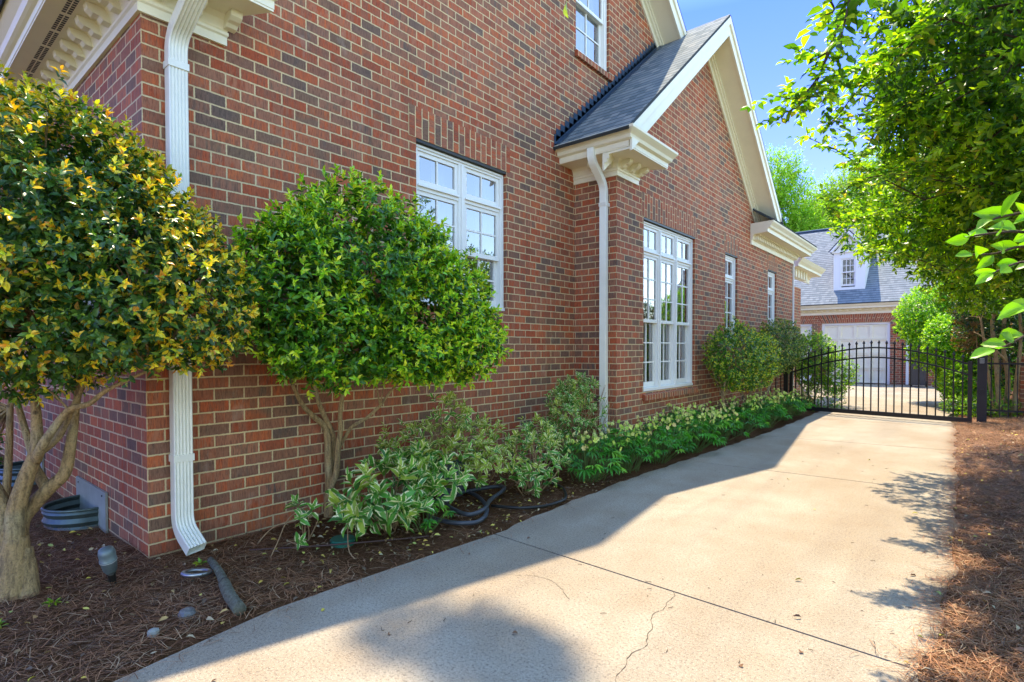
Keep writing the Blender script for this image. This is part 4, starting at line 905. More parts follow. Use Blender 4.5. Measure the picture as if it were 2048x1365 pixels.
for path in near+close+top:
    h = (-.1, 3.0, 4.1) if (path[0][1] < 3.5 and path[0][2] > 2.55 and path[0][0] < -.3) else min(hub[1:], key=lambda h: (Vector(h)-Vector(path[0])).length); a = Vector(h); b_ = Vector(path[0]); md = (a+b_)/2+Vector((.05, 0, .12)); m.tube(smooth_path([a, md, b_]), list(np.linspace(.014, .0055, 9)), 6)
for i in rng.choice(len(P), 260, replace=False):
    p = P[i]; h = min(hub[1:], key=lambda h: np.linalg.norm(np.array(h)-p)); h = np.array(h); md = (h+p)/2+rng.normal(0, .10, 3)
    m.tube(smooth_path([h, md, p]), list(np.linspace(.012, .003, 9)), 5, cap=False)
m.build('branches', M_bark2, RT, smooth=True)
m = MB(); m.tube(smooth_path([(1.95, 5.6, -.1), (1.9, 5.6, .8), (1.85, 5.65, 1.5), (1.9, 5.6, 2.3)]), list(np.linspace(.15, .09, 13)), 12)
for h in hub[1:]+[(-.1, 3.0, 4.1)]: m.tube(smooth_path([hub[0], (Vector(hub[0])+Vector(h))/2+Vector((0, 0, .1)), h]), list(np.linspace(.07, .016, 9)), 8)
m.build('trunk', M_bark, RT, smooth=True)
for c in RT.children: c.location = -Vector(RT.location)
# neighbours' evergreen screen to the right of the camera (seen in the window glass)
plant('hedge', 'tall green evergreen screen along the right side of the garden, mirrored in the windows', 'hedge', (5, 5, .3), [(5, y, 2.0, 1.2, 1.8, 2.2+.3*sin(y*2)) for y in (-3, 0, 3, 6, 9, 12)], 5200, 5, .14, M_far, palette([(.10, .22, .02), (.15, .28, .03)], [1, 1]), palette([(.28, .40, .03)], [1]), .5, sl=.1, tpl=4, inner=1800, seed=44)

# ---- far trees
def fartree(name, label, base, blobs, n, L, pal, yp, seed, trunk):
    plant(name, label, 'tree', base, blobs, n, 7, L, M_far, pal, palette([(.34, .52, .04), (.26, .46, .04)], [1, 1]), yp, sl=L*2, tpl=4, inner=int(n*.3), seed=seed, gap=.2, gf=1.2, rmin=.5, limbs=trunk, bark=M_bark2, group='trees behind the garage roof')
fartree('leafy_tree', 'bright green leafy tree rising beside the far edge of the brick gable', (-10.3, 40, 0), [(-10.5, 40, 12.6, 2.2, 2, 1.9), (-10.2, 40, 9.8, 2.8, 2.4, 2.4), (-8.7, 40, 8.6, 1.6, 2, 1.9), (-12.5, 40, 11, 2.2, 2, 3)], 5200, .22, palette([(.20, .34, .015), (.26, .40, .02)], [1, 1]), .7, 51, [([(-10.3, 40, 0), (-10.3, 40, 6), (-10.2, 40, 11)], .35, .12)])
fartree('leafy_tree', 'taller hazy green tree behind the garage ridge and the dormer', (-5.5, 44, 0), [(-6.6, 44, 11.4, 2.4, 2.2, 2.0), (-4.0, 44, 12.4, 2.8, 2.4, 2.4), (-5.5, 44, 8.8, 4.4, 2.6, 2.6), (-1.5, 44, 11, 3, 2.6, 3.4), (-3.6, 44, 9.4, 3.0, 2.4, 2.6), (-8.2, 43, 9.6, 1.8, 2, 2.2)], 11000, .22, palette([(.26, .36, .04), (.30, .40, .06)], [1, 1]), .5, 53, [([(-5.5, 44, 0), (-5.4, 44, 6), (-5.0, 44, 11)], .4, .12)])
fartree('leafy_tree', 'dark leafy tree behind the right end of the garage roof', (2.5, 46, 0), [(2.5, 46, 9, 4, 3, 4), (6, 46, 8, 4, 3, 4)], 2600, .24, palette([(.05, .12, .02), (.07, .15, .03)], [1, 1]), .3, 55, [([(2.5, 46, 0), (2.5, 46, 8)], .4, .15)])

# ------------------------------------------------------------------ small planting beside the wall
def vshrub(name, label, base, blobs, n, L, seed, yel=.3, stems=10, group='variegated shrubs along the brick wall', per=7):
    t = thing(name, label, 'shrub', base, group)
    P, A, _ = crown_shoots(blobs, n, rmin=.45, up=.7, rnd=.5, seed=seed, keep=lambda P: (P[:, 2] > .03) & (P[:, 0] > -3.93))
    c0 = palette([(.10, .30, .035), (.16, .38, .04), (.07, .22, .04)], [2, 2, 1]); c1 = palette([(.50, .56, .06), (.38, .46, .05)], [1, 1])
    def cf(Q, tt, sid):
        c = c0(len(Q)); y = (rng.uniform(size=len(P)) < yel)[sid]; c[y] = c[y]*.3+c1(len(Q))[y]*.7; return c
    leaf_mesh('foliage', M_var, *shoots_to_leaves(P, A, per, L*.8, L, .46, cf), parent=t)
    m = MB(); b = np.array(base)
    for i in rng.choice(len(P), min(len(P), stems*3), replace=False):
        b0 = b+np.array([rng.normal(0, .04), rng.normal(0, .04), -.02]); p = P[i]; md = (b0+p)/2+np.array([rng.normal(0, .05), rng.normal(0, .05), .04])
        m.tube(smooth_path([b0, md, p]), list(np.linspace(.006, .003, 9)), 5, cap=False)
    m.build('stems', M_stem, t, smooth=True)
    for c in t.children: c.location = -Vector(base)
    return t
vshrub('variegated_shrub', 'low shrub with large cream edged leaves in front of the slim forked trunk', (-3.32, 2.5, 0), [(-3.20, 2.45, .30, .32, .36, .18), (-3.02, 2.22, .20, .22, .22, .12), (-3.25, 2.9, .34, .26, .26, .18)], 100, .135, 61, .15, per=8)
vshrub('variegated_shrub', 'tall sparse variegated shrub with yellow tinted leaves left of the plastic pot', (-3.72, 3.05, 0), [(-3.66, 3.05, .50, .20, .38, .18), (-3.60, 3.4, .74, .14, .18, .16)], 85, .082, 62, .7)
vshrub('variegated_shrub', 'yellow green variegated shrub spreading over the rim of the plastic pot', (-3.55, 3.75, 0), [(-3.50, 3.72, .44, .30, .30, .22), (-3.30, 3.5, .36, .18, .22, .16)], 115, .082, 63, .85)
vshrub('variegated_shrub', 'compact variegated shrub standing at the black garden hose near the driveway edge', (-3.08, 3.95, 0), [(-3.05, 3.95, .32, .24, .32, .22), (-3.3, 4.3, .40, .22, .26, .2)], 105, .092, 64, .25)
vshrub('variegated_shrub', 'upright grey green variegated shrub with bare twigs at the foot of the second downspout', (-3.55, 5.2, 0), [(-3.50, 5.25, .55, .30, .36, .30), (-3.48, 5.35, .80, .22, .24, .20)], 200, .082, 65, .15, stems=14)
vshrub('variegated_shrub', 'small cream edged rosette lowest and nearest to the house corner', (-3.55, 1.98, 0), [(-3.48, 1.93, .20, .09, .10, .06), (-3.33, 1.80, .07, .05, .05, .03)], 7, .085, 66, 0, stems=2, per=8)
# bare twigs by the downspout
t = thing('bare_twigs', 'arching bare tan twigs beside the second downspout', 'twigs', (-3.2, 5.5, 0)); m = MB()
for i in range(26):
    a = rng.uniform(-.9, 1.3); h = rng.uniform(.35, .9); r = rng.uniform(.15, .42); b0 = (-3.3+rng.normal(0, .05), 5.5+rng.normal(0, .08), 0); e = (b0[0]+r*cos(a)*.8, b0[1]+r*sin(a), h)
    m.tube(smooth_path([b0, ((b0[0]+e[0])/2-.03, (b0[1]+e[1])/2, h*.62), e]), list(np.linspace(.004, .0015, 9)), 5, cap=False)
o = m.build('stems', M_stem, t, smooth=True); settle(t)

# hellebores: palmate leaves and pale flowers
M_hell = leaf_material('hellebore_leaf', .25, .45, (1.2, 1.3, .5), vein=.3)
M_petal = leaf_material('pale_petal', .35, .5, (1.1, 1.1, .8), vein=0)
hgreen = palette([(.07, .30, .025), (.10, .38, .03), (.05, .22, .025), (.20, .46, .04)], [3, 3, 2, 2])
def hell_mesh(seed, nleaf, nflow, R, H):
    r = np.random.default_rng(seed); P, D, N, L, Wd, C = [], [], [], [], [], []; st = MB()
    for i in range(nleaf):
        a = r.uniform(0, 6.28); rr = R*sqrt(r.uniform(0, 1)); h = H*(1-.45*(rr/R)**2)*r.uniform(.65, 1.05); hub_ = np.array([rr*cos(a), rr*sin(a), h]); out_ = np.array([cos(a), sin(a), 0])
        st.tube([(rr*.3*cos(a), rr*.3*sin(a), 0), (rr*.75*cos(a), rr*.75*sin(a), h*.7), tuple(hub_)], .0025, 5, cap=False)
        k = r.integers(6, 9); c = hgreen(1)[0]; ln = r.uniform(.075, .12)
        for j in range(k):
            b_ = a+(j-(k-1)/2)*.48; d = np.array([cos(b_), sin(b_), r.uniform(-.45, .15)])
            P.append(hub_); D.append(d); N.append(np.array([0, 0, 1.])+r.normal(0, .25, 3)); L.append(ln*(1-.05*abs(j-(k-1)/2))); Wd.append(ln*.24); C.append(c*r.uniform(.85, 1.15))
    fp, fd, fn, fl, fw, fc_ = [], [], [], [], [], []
    for i in range(nflow):
        a = r.uniform(0, 6.28); rr = R*.85*sqrt(r.uniform(0, 1)); h = H*r.uniform(.85, 1.25); c0 = np.array([rr*cos(a), rr*sin(a), h]); ax = nz(np.array([cos(a)*.8, sin(a)*.8, r.uniform(-.5, .4)])+r.normal(0, .3, 3)); s1_ = nz(np.cross(ax, [0, 0, 1])); s2_ = np.cross(ax, s1_)
        st.tube([(rr*.5*cos(a), rr*.5*sin(a), 0), (rr*.9*cos(a), rr*.9*sin(a), h*.8), tuple(c0)], .002, 5, cap=False)
        col = np.array([(.72, .84, .16), (.80, .84, .28), (.52, .72, .12), (.78, .66, .26)][r.integers(0, 4)])
        one = [[], [], [], [], [], []]
        for j in range(5):
            b_ = j*2*pi/5; q = r.uniform(.022, .030)
            for l_, v_ in zip(one, (c0, ax*.75+s1_*cos(b_)+s2_*sin(b_), ax, q, q*.95, col)): l_.append(v_)
        fp.append([np.array(x) for x in one])
    return [np.array(x) for x in (P, D, N, L, Wd, C)], fp, st
M_gstem = plain('green_stem', (.10, .16, .03), .6)
protos = []
for i, (nl_, nf, R_, H_) in enumerate(((52, 34, .34, .32), (56, 48, .36, .36), (54, 20, .38, .34))):
    t = thing('hellebore', 'x', 'plant', (0, 0, 0), 'hellebores lining the driveway'); lv, fl_, st_ = hell_mesh(100+i, nl_, nf, R_, H_)
    leaf_mesh('foliage', M_hell, *lv, parent=t); [leaf_mesh('flower', M_petal, *o_, parent=t) for o_ in fl_]; st_.build('stems', M_gstem, t); protos.append(t)
hs = [(-3.02, 4.75, 0, 1.0, 'hellebore nearest the camera, with green hand shaped leaves and a few cream flowers'), (-2.95, 5.35, 1, .95, 'second hellebore from the near end of the row, beside the upright variegated shrub'),
      (-3.25, 5.95, 2, .9, 'hellebore tucked against the wall corner below the second downspout'), (-2.88, 6.05, 2, 1.0, 'grassy looking hellebore with few flowers in front of the brick pier'), (-3.10, 6.70, 0, 1.0, 'hellebore under the left end of the tall triple window'),
      (-2.82, 6.90, 1, .95, 'heavily flowering hellebore on the driveway edge before the triple window'), (-3.12, 7.5, 1, 1.0, 'hellebore under the middle of the triple window'), (-2.80, 7.75, 0, 1.05, 'hellebore at the driveway edge under the right end of the triple window'),
      (-3.05, 8.35, 2, .95, 'leafy hellebore left of the foundation vent'), (-2.78, 8.65, 2, 1.0, 'dark green hellebore in front of the foundation vent'), (-2.95, 9.4, 1, .95, 'hellebore at the foot of the round clipped shrub'), (-2.72, 9.75, 1, 1.0, 'very floriferous hellebore between the two clipped shrubs'),
      (-2.90, 10.5, 0, .95, 'hellebore below the leaning clipped shrub'), (-2.72, 11.0, 1, 1.0, 'hellebore two before the gate on the driveway edge'), (-2.95, 11.6, 2, .95, 'hellebore against the wall just before the gate'), (-2.72, 11.95, 0, .9, 'farthest hellebore, touching the left end of the gate')]
used = set()
for x, y, k, sc, lab in hs:
    src = protos[k]
    if k in used:
        t = src.copy(); COL.objects.link(t)
        for c in src.children: d = c.copy(); COL.objects.link(d); d.parent = t
    else: t = src; used.add(k)
    sc *= 1.12; t.location = (x+.05, y, -.01); t.rotation_euler = (0, 0, x*37+y*11); t.scale = (sc, sc, sc*1.1); t['label'] = lab
# small leafy weed and helleborus by the hose
for (x, y, sc, lab) in ((-3.02, 2.62, .62, 'small green plant with hand shaped leaves between the cream edged shrub and the hose'), (-3.12, 4.0, .55, 'small dark green plant at the base of the compact variegated shrub')):
    t = thing('hellebore', lab, 'plant', (x, y, 0)); lv, fl_, st_ = hell_mesh(int(x*-100), 30, 0, .30, .42); leaf_mesh('foliage', M_hell, *lv, parent=t); st_.build('stems', M_gstem, t); t.scale = (sc, sc, sc)
for (x, y, lab) in ((-3.62, .62, 'tiny green seedling in the pine straw right of the thick trunk'), (-3.52, .40, 'tiny green seedling lowest left in the pine straw'), (-3.60, 1.32, 'tiny green weed under the mouth of the downspout')):
    t = thing('seedling', lab, 'plant', (x, y, 0)); n = 14; A = nz(rand_unit(n)*[1, 1, .4]+[0, 0, .5]); P = np.array([x, y, .01])+A*.012
    leaf_mesh('leaves', M_leaf, P, A, np.tile([0, 0, 1.], (n, 1))+A*.2, np.full(n, .035), np.full(n, .016), yng2(n)*.6, parent=t); settle(t)

# ------------------------------------------------------------------ pine straw, fallen leaves
def needles(name, label, pts, z, L, mat, n_seg=2, w=.0011):
    n = len(pts); a = rng.uniform(0, 6.28, n); el = np.abs(rng.normal(.02, .14, n)); Ln = L*rng.uniform(.5, 1.2, n)
    d = np.stack([np.cos(a)*np.cos(el), np.sin(a)*np.cos(el), np.sin(el)], 1); s_ = np.stack([-np.sin(a), np.cos(a), 0*a], 1)
    c0 = np.stack([pts[:, 0], pts[:, 1], z], 1); cv = rng.normal(0, .10, n)[:, None]
    p0 = c0; p1 = c0+d*Ln[:, None]*.5+s_*Ln[:, None]*cv; p2 = c0+d*Ln[:, None]; p2[:, 2] -= Ln*np.sin(el)*.8; W_ = w*rng.uniform(.6, 1.5, (n, 1))
    V = np.stack([p0-s_*W_, p0+s_*W_, p1-s_*W_, p1+s_*W_, p2-s_*W_*.4, p2+s_*W_*.4], 1).reshape(-1, 3)
    me = bpy.data.meshes.new(name); me.vertices.add(len(V)); me.vertices.foreach_set('co', V.astype(np.float32).ravel())
    lo = np.array([0, 1, 3, 2, 2, 3, 5, 4]); L_ = (np.arange(n)[:, None]*6+lo).ravel(); me.loops.add(len(L_)); me.loops.foreach_set('vertex_index', L_.astype(np.int32)); me.polygons.add(n*2); me.polygons.foreach_set('loop_start', (np.arange(n*2)*4).astype(np.int32))
    ca = me.color_attributes.new('tint', 'FLOAT_COLOR', 'CORNER'); cols = np.array([(.30, .13, .055), (.42, .20, .09), (.19, .085, .042), (.50, .33, .18), (.13, .085, .055)])[rng.choice(5, n, p=[.3, .25, .2, .12, .13])]*rng.uniform(.7, 1.25, (n, 1))
    ca.data.foreach_set('color', np.repeat(np.concatenate([cols, np.ones((n, 1))], 1), 8, axis=0).astype(np.float32).ravel())
    me.update(calc_edges=True); me.materials.append(mat); o = bpy.data.objects.new(name, me); COL.objects.link(o); stuff(o, label, 'pine straw'); return o
k = NT('pine_needle'); M_need = k.fin(k.bsdf(k.n('VertexColor', layer_name='tint').outputs[0], .7, spec=.3))
def bedz(p): return -.012+.014*np.sin(p[:, 0]*5.1+1)*np.sin(p[:, 1]*4.3)
def bankz(p): x = p[:, 0]; y = p[:, 1]; return -.03+np.where(x < -.08, 0.032, .03)+.14*np.clip(x+.05, 0, 2.2)**1.1+.012*np.sin(x*7+1)*np.sin(y*4.3)+.03*np.sin(y*1.3)*np.clip(x, 0, 1)
def edgeL_np(y): return np.array([edgeL(v) for v in y])
def edgeR_np(y): return np.array([edgeR(v) for v in y])
n = 52000; p = np.stack([rng.uniform(-6.5, -2.55, n), rng.uniform(-.2, 5.0, n)], 1); dens = np.where(p[:, 1] < 1.9, 1.0, .22); ok = (rng.uniform(size=n) < dens) & (p[:, 0] < edgeL_np(p[:, 1])-.03-.05*rng.uniform(size=n)) & ~((p[:, 0] < -4) & (p[:, 1] > YC)); p = p[ok]
needles('pine_straw', 'brown pine straw covering the bed around the thick tan trunk', p, bedz(p)+rng.uniform(0, .022, len(p)), .13, M_need)
n = 72000; p = np.stack([-.14+np.abs(rng.normal(0, .9, n))-.05, rng.uniform(1.8, 13.2, n)**1.0], 1); ok = (p[:, 0] > edgeR_np(p[:, 1])-.05*rng.uniform(size=len(p))**2) & (p[:, 0] < .06*p[:, 1]+.55); p = p[ok]
needles('pine_straw', 'sunlit brown pine straw on the bank along the right edge of the driveway', p, np.maximum(bankz(p), .003)+rng.uniform(0, .03, len(p)), .13, M_need)
n = 1500; yy_ = rng.uniform(.5, 12, n); sd = rng.uniform(size=n) < .45; xx_ = np.where(sd, edgeL_np(yy_)+np.abs(rng.normal(0, .05, n)), edgeR_np(yy_)-np.abs(rng.normal(0, .09, n)))
needles('pine_straw', 'loose pine needles spilled along both edges of the concrete', np.stack([xx_, yy_], 1), rng.uniform(.003, .012, n), .09, M_need)
def litter(name, label, pts, z, L, pal):
    n = len(pts); P = np.stack([pts[:, 0], pts[:, 1], z], 1); a = rng.uniform(0, 6.28, n); D = np.stack([np.cos(a), np.sin(a), rng.uniform(-.15, .35, n)], 1)
    o = leaf_mesh(name, M_lit, P, D, np.tile([0, 0, 1.], (n, 1))+rand_unit(n)*.6, L*rng.uniform(.6, 1.3, n), L*.55*rng.uniform(.7, 1.2, n), pal(n)); stuff(o, label, 'fallen leaves'); return o
k = NT('dry_leaf'); M_lit = k.fin(k.bsdf(k.n('VertexColor', layer_name='tint').outputs[0], .6, spec=.3))
lp = palette([(.60, .44, .07), (.44, .28, .10), (.26, .15, .07), (.48, .37, .21), (.13, .085, .05), (.62, .52, .10), (.5, .16, .05), (.34, .38, .10)], [2, 2.5, 4, 2.5, 4, 1.3, .4, .6])
n = 2600; p = np.stack([rng.uniform(-5.8, -2.62, n), rng.uniform(.1, 4.9, n)], 1); ok = (p[:, 0] < edgeL_np(p[:, 1])-.02) & ~((p[:, 0] < -4) & (p[:, 1] > YC)) & (rng.uniform(size=n) < np.where(p[:, 1] > 1.9, 1, .28)); p = p[ok]
litter('fallen_leaves', 'scattered yellow and brown fallen leaves in the left bed', p, bedz(p)+rng.uniform(.012, .03, len(p)), .036, lp)
n = 420; p = np.stack([rng.uniform(-.15, 1.0, n), rng.uniform(1.8, 11, n)], 1); ok = (p[:, 0] > edgeR_np(p[:, 1])-.02); p = p[ok]; litter('fallen_leaves', 'scattered fallen leaves on the right bank', p, np.maximum(bankz(p), .003)+.03, .04, lp)
p = np.array([(-2.05, 1.55), (-1.62, 1.93), (-.55, 2.6), (-.72, 2.35), (-.62, 2.95), (-.42, 2.1), (-.2, 2.8), (-.17, 3.1), (-2.35, 3.0), (-.95, 5.0), (-.6, 6.3), (-1.3, 8.4), (-.25, 3.9), (-.15, 2.45), (-2.3, .9), (-1.1, 1.5), (-.75, 3.4), (-2.5, 1.5), (-2.45, 2.5), (-.3, 5.4), (-1.4, 6.0), (-.9, 7.6)])
litter('fallen_leaves', 'single yellow and brown leaves lying on the concrete', p, np.full(len(p), .006), .036, palette([(.40, .36, .05), (.16, .08, .04), (.30, .24, .05)], [2, 2, 1]))
n = 60; p = np.stack([rng.uniform(-2.2, -.2, n), rng.uniform(1.2, 8, n)**1.0], 1); m = MB()
for (x, y) in p:
    a = rng.uniform(0, 6.28); l = rng.uniform(.008, .035); m.tube([(x, y, .004), (x+l*cos(a)*.5+.003, y+l*sin(a)*.5, .006), (x+l*cos(a), y+l*sin(a), .004)], .0015, 4)
o = m.build('twig_litter', M_bark2); stuff(o, 'tiny dark twigs and crumbs scattered on the concrete', 'twigs')

# ------------------------------------------------------------------ gate, fence, posts
gate = thing('iron_gate', 'black iron driveway gate with arched top rails and spear finials', 'gate', (-1.4, 12.5, 0))
gp0, gp1 = Vector((-2.93, 12.72, 0)), Vector((.03, 12.28, 0)); gd = (gp1-gp0).normalized(); gn = Vector((gd.y, -gd.x, 0)); gl_ = (gp1-gp0).length
def gf(a, z, n): p = gp0+gd*a+gn*n; return (p.x, p.y, z)
def arch(a):
    t = (a/gl_-.52)/.5; return 1.335-.30*min(1, abs(t))**1.9-.03*abs(t)
m = MB(); m.box(0, gl_, .035, .115, -.025, .025, gf); m.build('bottom_rail', MT['iron'], gate)
for off in (0, -.185):
    m = MB(); N = 44
    for i in range(N):
        a, b = gl_*i/N, gl_*(i+1)/N; za, zb_ = arch(a)+off, arch(b)+off; h = .014
        m.quad([gf(a, za-h, .014), gf(b, zb_-h, .014), gf(b, zb_+h, .014), gf(a, za+h, .014)]); m.quad([gf(a, za-h, -.014), gf(b, zb_-h, -.014), gf(b, zb_+h, -.014), gf(a, za+h, -.014)])
        m.quad([gf(a, za+h, -.014), gf(b, zb_+h, -.014), gf(b, zb_+h, .014), gf(a, za+h, .014)]); m.quad([gf(a, za-h, -.014), gf(b, zb_-h, -.014), gf(b, zb_-h, .014), gf(a, za-h, .014)])
    m.build('arched_rail', MT['iron'], gate)
for a in (0.0, gl_-.045):
    m = MB(); m.box(a, a+.055, .0, arch(a)+.05, -.03, .03, gf); m.build('stile', MT['iron'], gate)
npk = 23
for i in range(npk):
    a = .055+(gl_-.11)*(i+.5)/npk; zt_ = arch(a)+.075; m = MB(); m.box(a-.0095, a+.0095, .116, zt_, -.0095, .0095, gf); pk_ = m.build('picket', MT['iron'], gate)
    f_ = MB(); ax = gf(a, 0, 0); f_.lathe([(.010, zt_), (.022, zt_+.012), (.024, zt_+.02), (.012, zt_+.05), (.001, zt_+.075)], (ax[0], ax[1], 0), 6, cap=False); f_.build('finial', MT['iron'], pk_)
settle(gate)
post = thing('gate_post', 'black square metal gate post with a small keypad near its top', 'gate post', (.18, 12.35, 0))
m = MB(); m.box(.105, .235, 12.33, 12.46, -.05, 1.17); m.build('post', MT['iron'], post, bevel=.006); m = MB(); m.box(.100, .24, 12.325, 12.465, 1.172, 1.19); m.build('cap', MT['iron'], post)
kp = plain('keypad_grey', (.30, .30, .29), .4); m = MB(); m.box(.135, .195, 12.31, 12.329, 1.06, 1.15); kk = m.build('keypad', kp, post, bevel=.003)
for i in range(9): m = MB(); m.box(.143+.017*(i % 3), .153+.017*(i % 3), 12.306, 12.3095, 1.075+.022*(i//3), 1.088+.022*(i//3)); m.build('key', MT['dark'], kk)
m = MB(); m.box(.14, .19, 12.30, 12.329, .55, .62); m.build('hinge', MT['iron'], post); settle(post)
lp_ = thing('gate_post', 'short black metal post between the brick wall and the left end of the gate', 'gate post', (-3.0, 12.75, 0)); m = MB(); m.box(-3.05, -2.97, 12.70, 12.78, -.05, 1.02); m.build('post', MT['iron'], lp_); m = MB(); m.box(-3.36, -3.06, 12.73, 12.75, .15, .19); m.box(-3.36, -3.06, 12.73, 12.75, .80, .84)
m.build('rail', MT['iron'], lp_)
for i in range(3): m = MB(); m.box(-3.32+.1*i, -3.30+.1*i, 12.725, 12.728, .04, .98); m.build('picket', MT['iron'], lp_)
settle(lp_)
fn_ = thing('iron_fence', 'thin black picket fence running right from the keypad post to the brick pier', 'fence', (.6, 12.9, .1))
for z in (.95, .12): m = MB(); m.box(.24, 2.6, 12.9, 12.93, z+.08, z+.11); m.build('rail', MT['iron'], fn_)
for i in range(20): m = MB(); x = .30+.115*i; m.box(x-.008, x+.008, 12.885, 12.899, .1, 1.16); m.build('picket', MT['iron'], fn_)
settle(fn_)
bp = thing('brick_pier', 'low brick pier behind the black fence at the right edge', 'pier', (.9, 13.6, 0)); m = MB(); m.box(.72, 1.25, 13.6, 14.1, -.1, 1.1); m.build('shaft', MT['brick'], bp); m = MB(); m.box(.69, 1.28, 13.57, 14.13, 1.1, 1.17); m.build('cap', MT['brick'], bp); settle(bp)
# bin
bn = thing('trash_bin', 'dark grey wheeled trash bin beside the garage behind the gate', 'bin', (-1.32, 23, 0)); f_ = MB()
P = [(-1.56, 22.75), (-1.10, 22.75), (-1.10, 23.3), (-1.56, 23.3)]; c = (-1.33, 23.02)
for i in range(4):
    (ax, ay), (bx_, by) = P[i], P[(i+1) % 4]; sh_ = .86; q = lambda x, y: (c[0]+(x-c[0])*sh_, c[1]+(y-c[1])*sh_)
    a2, b2 = q(ax, ay), q(bx_, by); f_.quad([(a2[0], a2[1], .08), (b2[0], b2[1], .08), (bx_, by, 1.12), (ax, ay, 1.12)])
f_.build('body', plain('bin_plastic', (.035, .035, .038), .5), bn); m = MB(); m.box(-1.59, -1.07, 22.70, 23.36, 1.121, 1.18); m.build('lid', plain('bin_lid', (.03, .03, .033), .45), bn, bevel=.015)
for x in (-1.56, -1.14): m = MB(); m.lathe([(.10, 0), (.10, .05)], (x, 23.3, .10), 16, Matrix.Rotation(pi/2, 3, 'Y')); m.build('wheel', MT['dark'], bn, smooth=False)
settle(bn)

# ------------------------------------------------------------------ small things in the left bed
galv = plain('galvanised_metal', (.12, .16, .15), .42, .7, .3, 14)
def well(name, label, x0, x1, zt_, r):
    t = thing(name, label, 'window well', ((x0+x1)/2, YC-.1, 0)); m = MB(); cx = (x0+x1)/2; cy = YC-.012; N = 22
    prof = []
    for j in range(9): z = -.12+(zt_+.12)*j/8; prof.append((z, .008*(1 if j % 2 else -1)))
    for (z0, d0), (z1, d1) in zip(prof, prof[1:]):
        for i in range(N):
            a, b = pi+pi*i/N, pi+pi*(i+1)/N
            def q(an, d, z): return (cx+(r+d)*cos(an), cy+(r*1.05+d)*sin(an), z)
            m.quad([q(a, d0, z0), q(b, d0, z0), q(b, d1, z1), q(a, d1, z1)])
    m.build('well_liner', galv, t, smooth=True)
    m = MB(); m.tube([(cx+(r+.004)*cos(pi+pi*i/N), cy+(r*1.05+.004)*sin(pi+pi*i/N), zt_) for i in range(N+1)], .010, 8); m.build('rim', galv, t, smooth=True)
    return t, m
t, _ = well('window_well', 'corrugated metal window well at the foot of the side wall near the house corner', -5.62, -5.02, .13, .27)
m = MB(); m.box(-5.70, -4.86, YC-.02, YC-.004, -.05, .275); m.build('cover_plate', plain('painted_plate', (.36, .40, .37), .45, .3, .25, 9), t); m = MB()
for x in (-5.62, -4.94): m.lathe([(.007, 0), (.004, .006)], (x, YC-.02, .24), 8, Matrix.Rotation(pi/2, 3, 'X'))
m.build('screw', MT['dark'], t); settle(t)
t, _ = well('window_well', 'second metal window well farther left along the side wall behind the trunk', -7.75, -7.15, .14, .27); m = MB(); m.box(-7.83, -7.02, YC-.02, YC-.004, -.05, .29); m.build('cover_plate', plain('painted_plate_b', (.36, .40, .37), .45, .3, .25, 9), t); settle(t)

t = thing('spotlight', 'small bullet shaped grey garden spotlight leaning in the pine straw', 'garden light', (-3.75, .92, 0)); ax = Matrix.Rotation(.20, 3, 'X') @ Matrix.Rotation(.22, 3, 'Y'); gm = plain('grey_verdigris', (.17, .21, .21), .45, .4, .3, 20)
m = MB(); m.lathe([(.014, -.04), (.017, .0), (.020, .045), (.024, .06)], (-3.757, .915, 0), 14, ax); m.build('stem', MT['dark'], t, smooth=True)
m = MB(); m.lathe([(.024, .061), (.034, .08), (.041, .14), (.043, .145), (.043, .15), (.040, .152), (.042, .19), (.036, .215), (.015, .225)], (-3.757, .915, 0), 20, ax); m.build('housing', gm, t, smooth=True); m = MB(); m.lathe([(.0435, .1405), (.0435, .144)], (-3.757, .915, 0), 20, ax); m.build('ring', plain('pale_ring', (.5, .5, .46), .4), t); settle(t)
m = MB(); ring = [(-3.42+.068*cos(a), 1.235+.068*sin(a), .035+.012*cos(a+1)) for a in np.linspace(0, 2*pi, 25)]; m.tube(ring, .013, 10, cap=False); tag(m.build('metal_ring', plain('dull_silver', (.36, .36, .36), .3, .9, .3), smooth=True), 'dull silver ring half sunk in the pine straw below the downspout', 'ring')
t = thing('glass_jar', 'dull glass lump lying in the pine straw beside the lichen covered log', 'stone', (-2.98, 1.02, 0)); m = MB(); m.lathe([(.01, -.02), (.036, -.005), (.042, .012), (.032, .03), (.012, .036)], (-2.98, 1.03, .0), 9); m.build('lump', plain('cloudy_glass', (.16, .16, .15), .3, var=.5, scale=50), t); settle(t)
m = MB(); m.lathe([(.012, -.01), (.026, .0), (.024, .022), (.008, .03)], (-2.90, .86, 0), 7); tag(m.build('pebble', plain('grey_pebble', (.26, .26, .22), .8)), 'small grey pebble at the driveway edge below the log', 'stone')
m = MB(); m.tube(smooth_path([(-3.62, 1.37, .02), (-3.36, 1.33, .03), (-3.24, 1.31, .028)]), .024, 10); m.build; a_ = m
m2 = MB(); m2.tube(smooth_path([(-3.60, 1.38, .022), (-3.35, 1.33, .03), (-3.18, 1.29, .026)]), list(np.linspace(.020, .026, 9)), 10); m2.tube(smooth_path([(-3.17, 1.285, .03), (-2.98, 1.235, .03), (-2.78, 1.20, .028)]), list(np.linspace(.030, .032, 9)), 10)
tag(m2.build('log', bark_material('lichen_bark', (.24, .25, .18), (.16, .15, .10), (.36, .38, .28)), smooth=True), 'lichen grey branch lying across the bed from the downspout to the driveway', 'log')
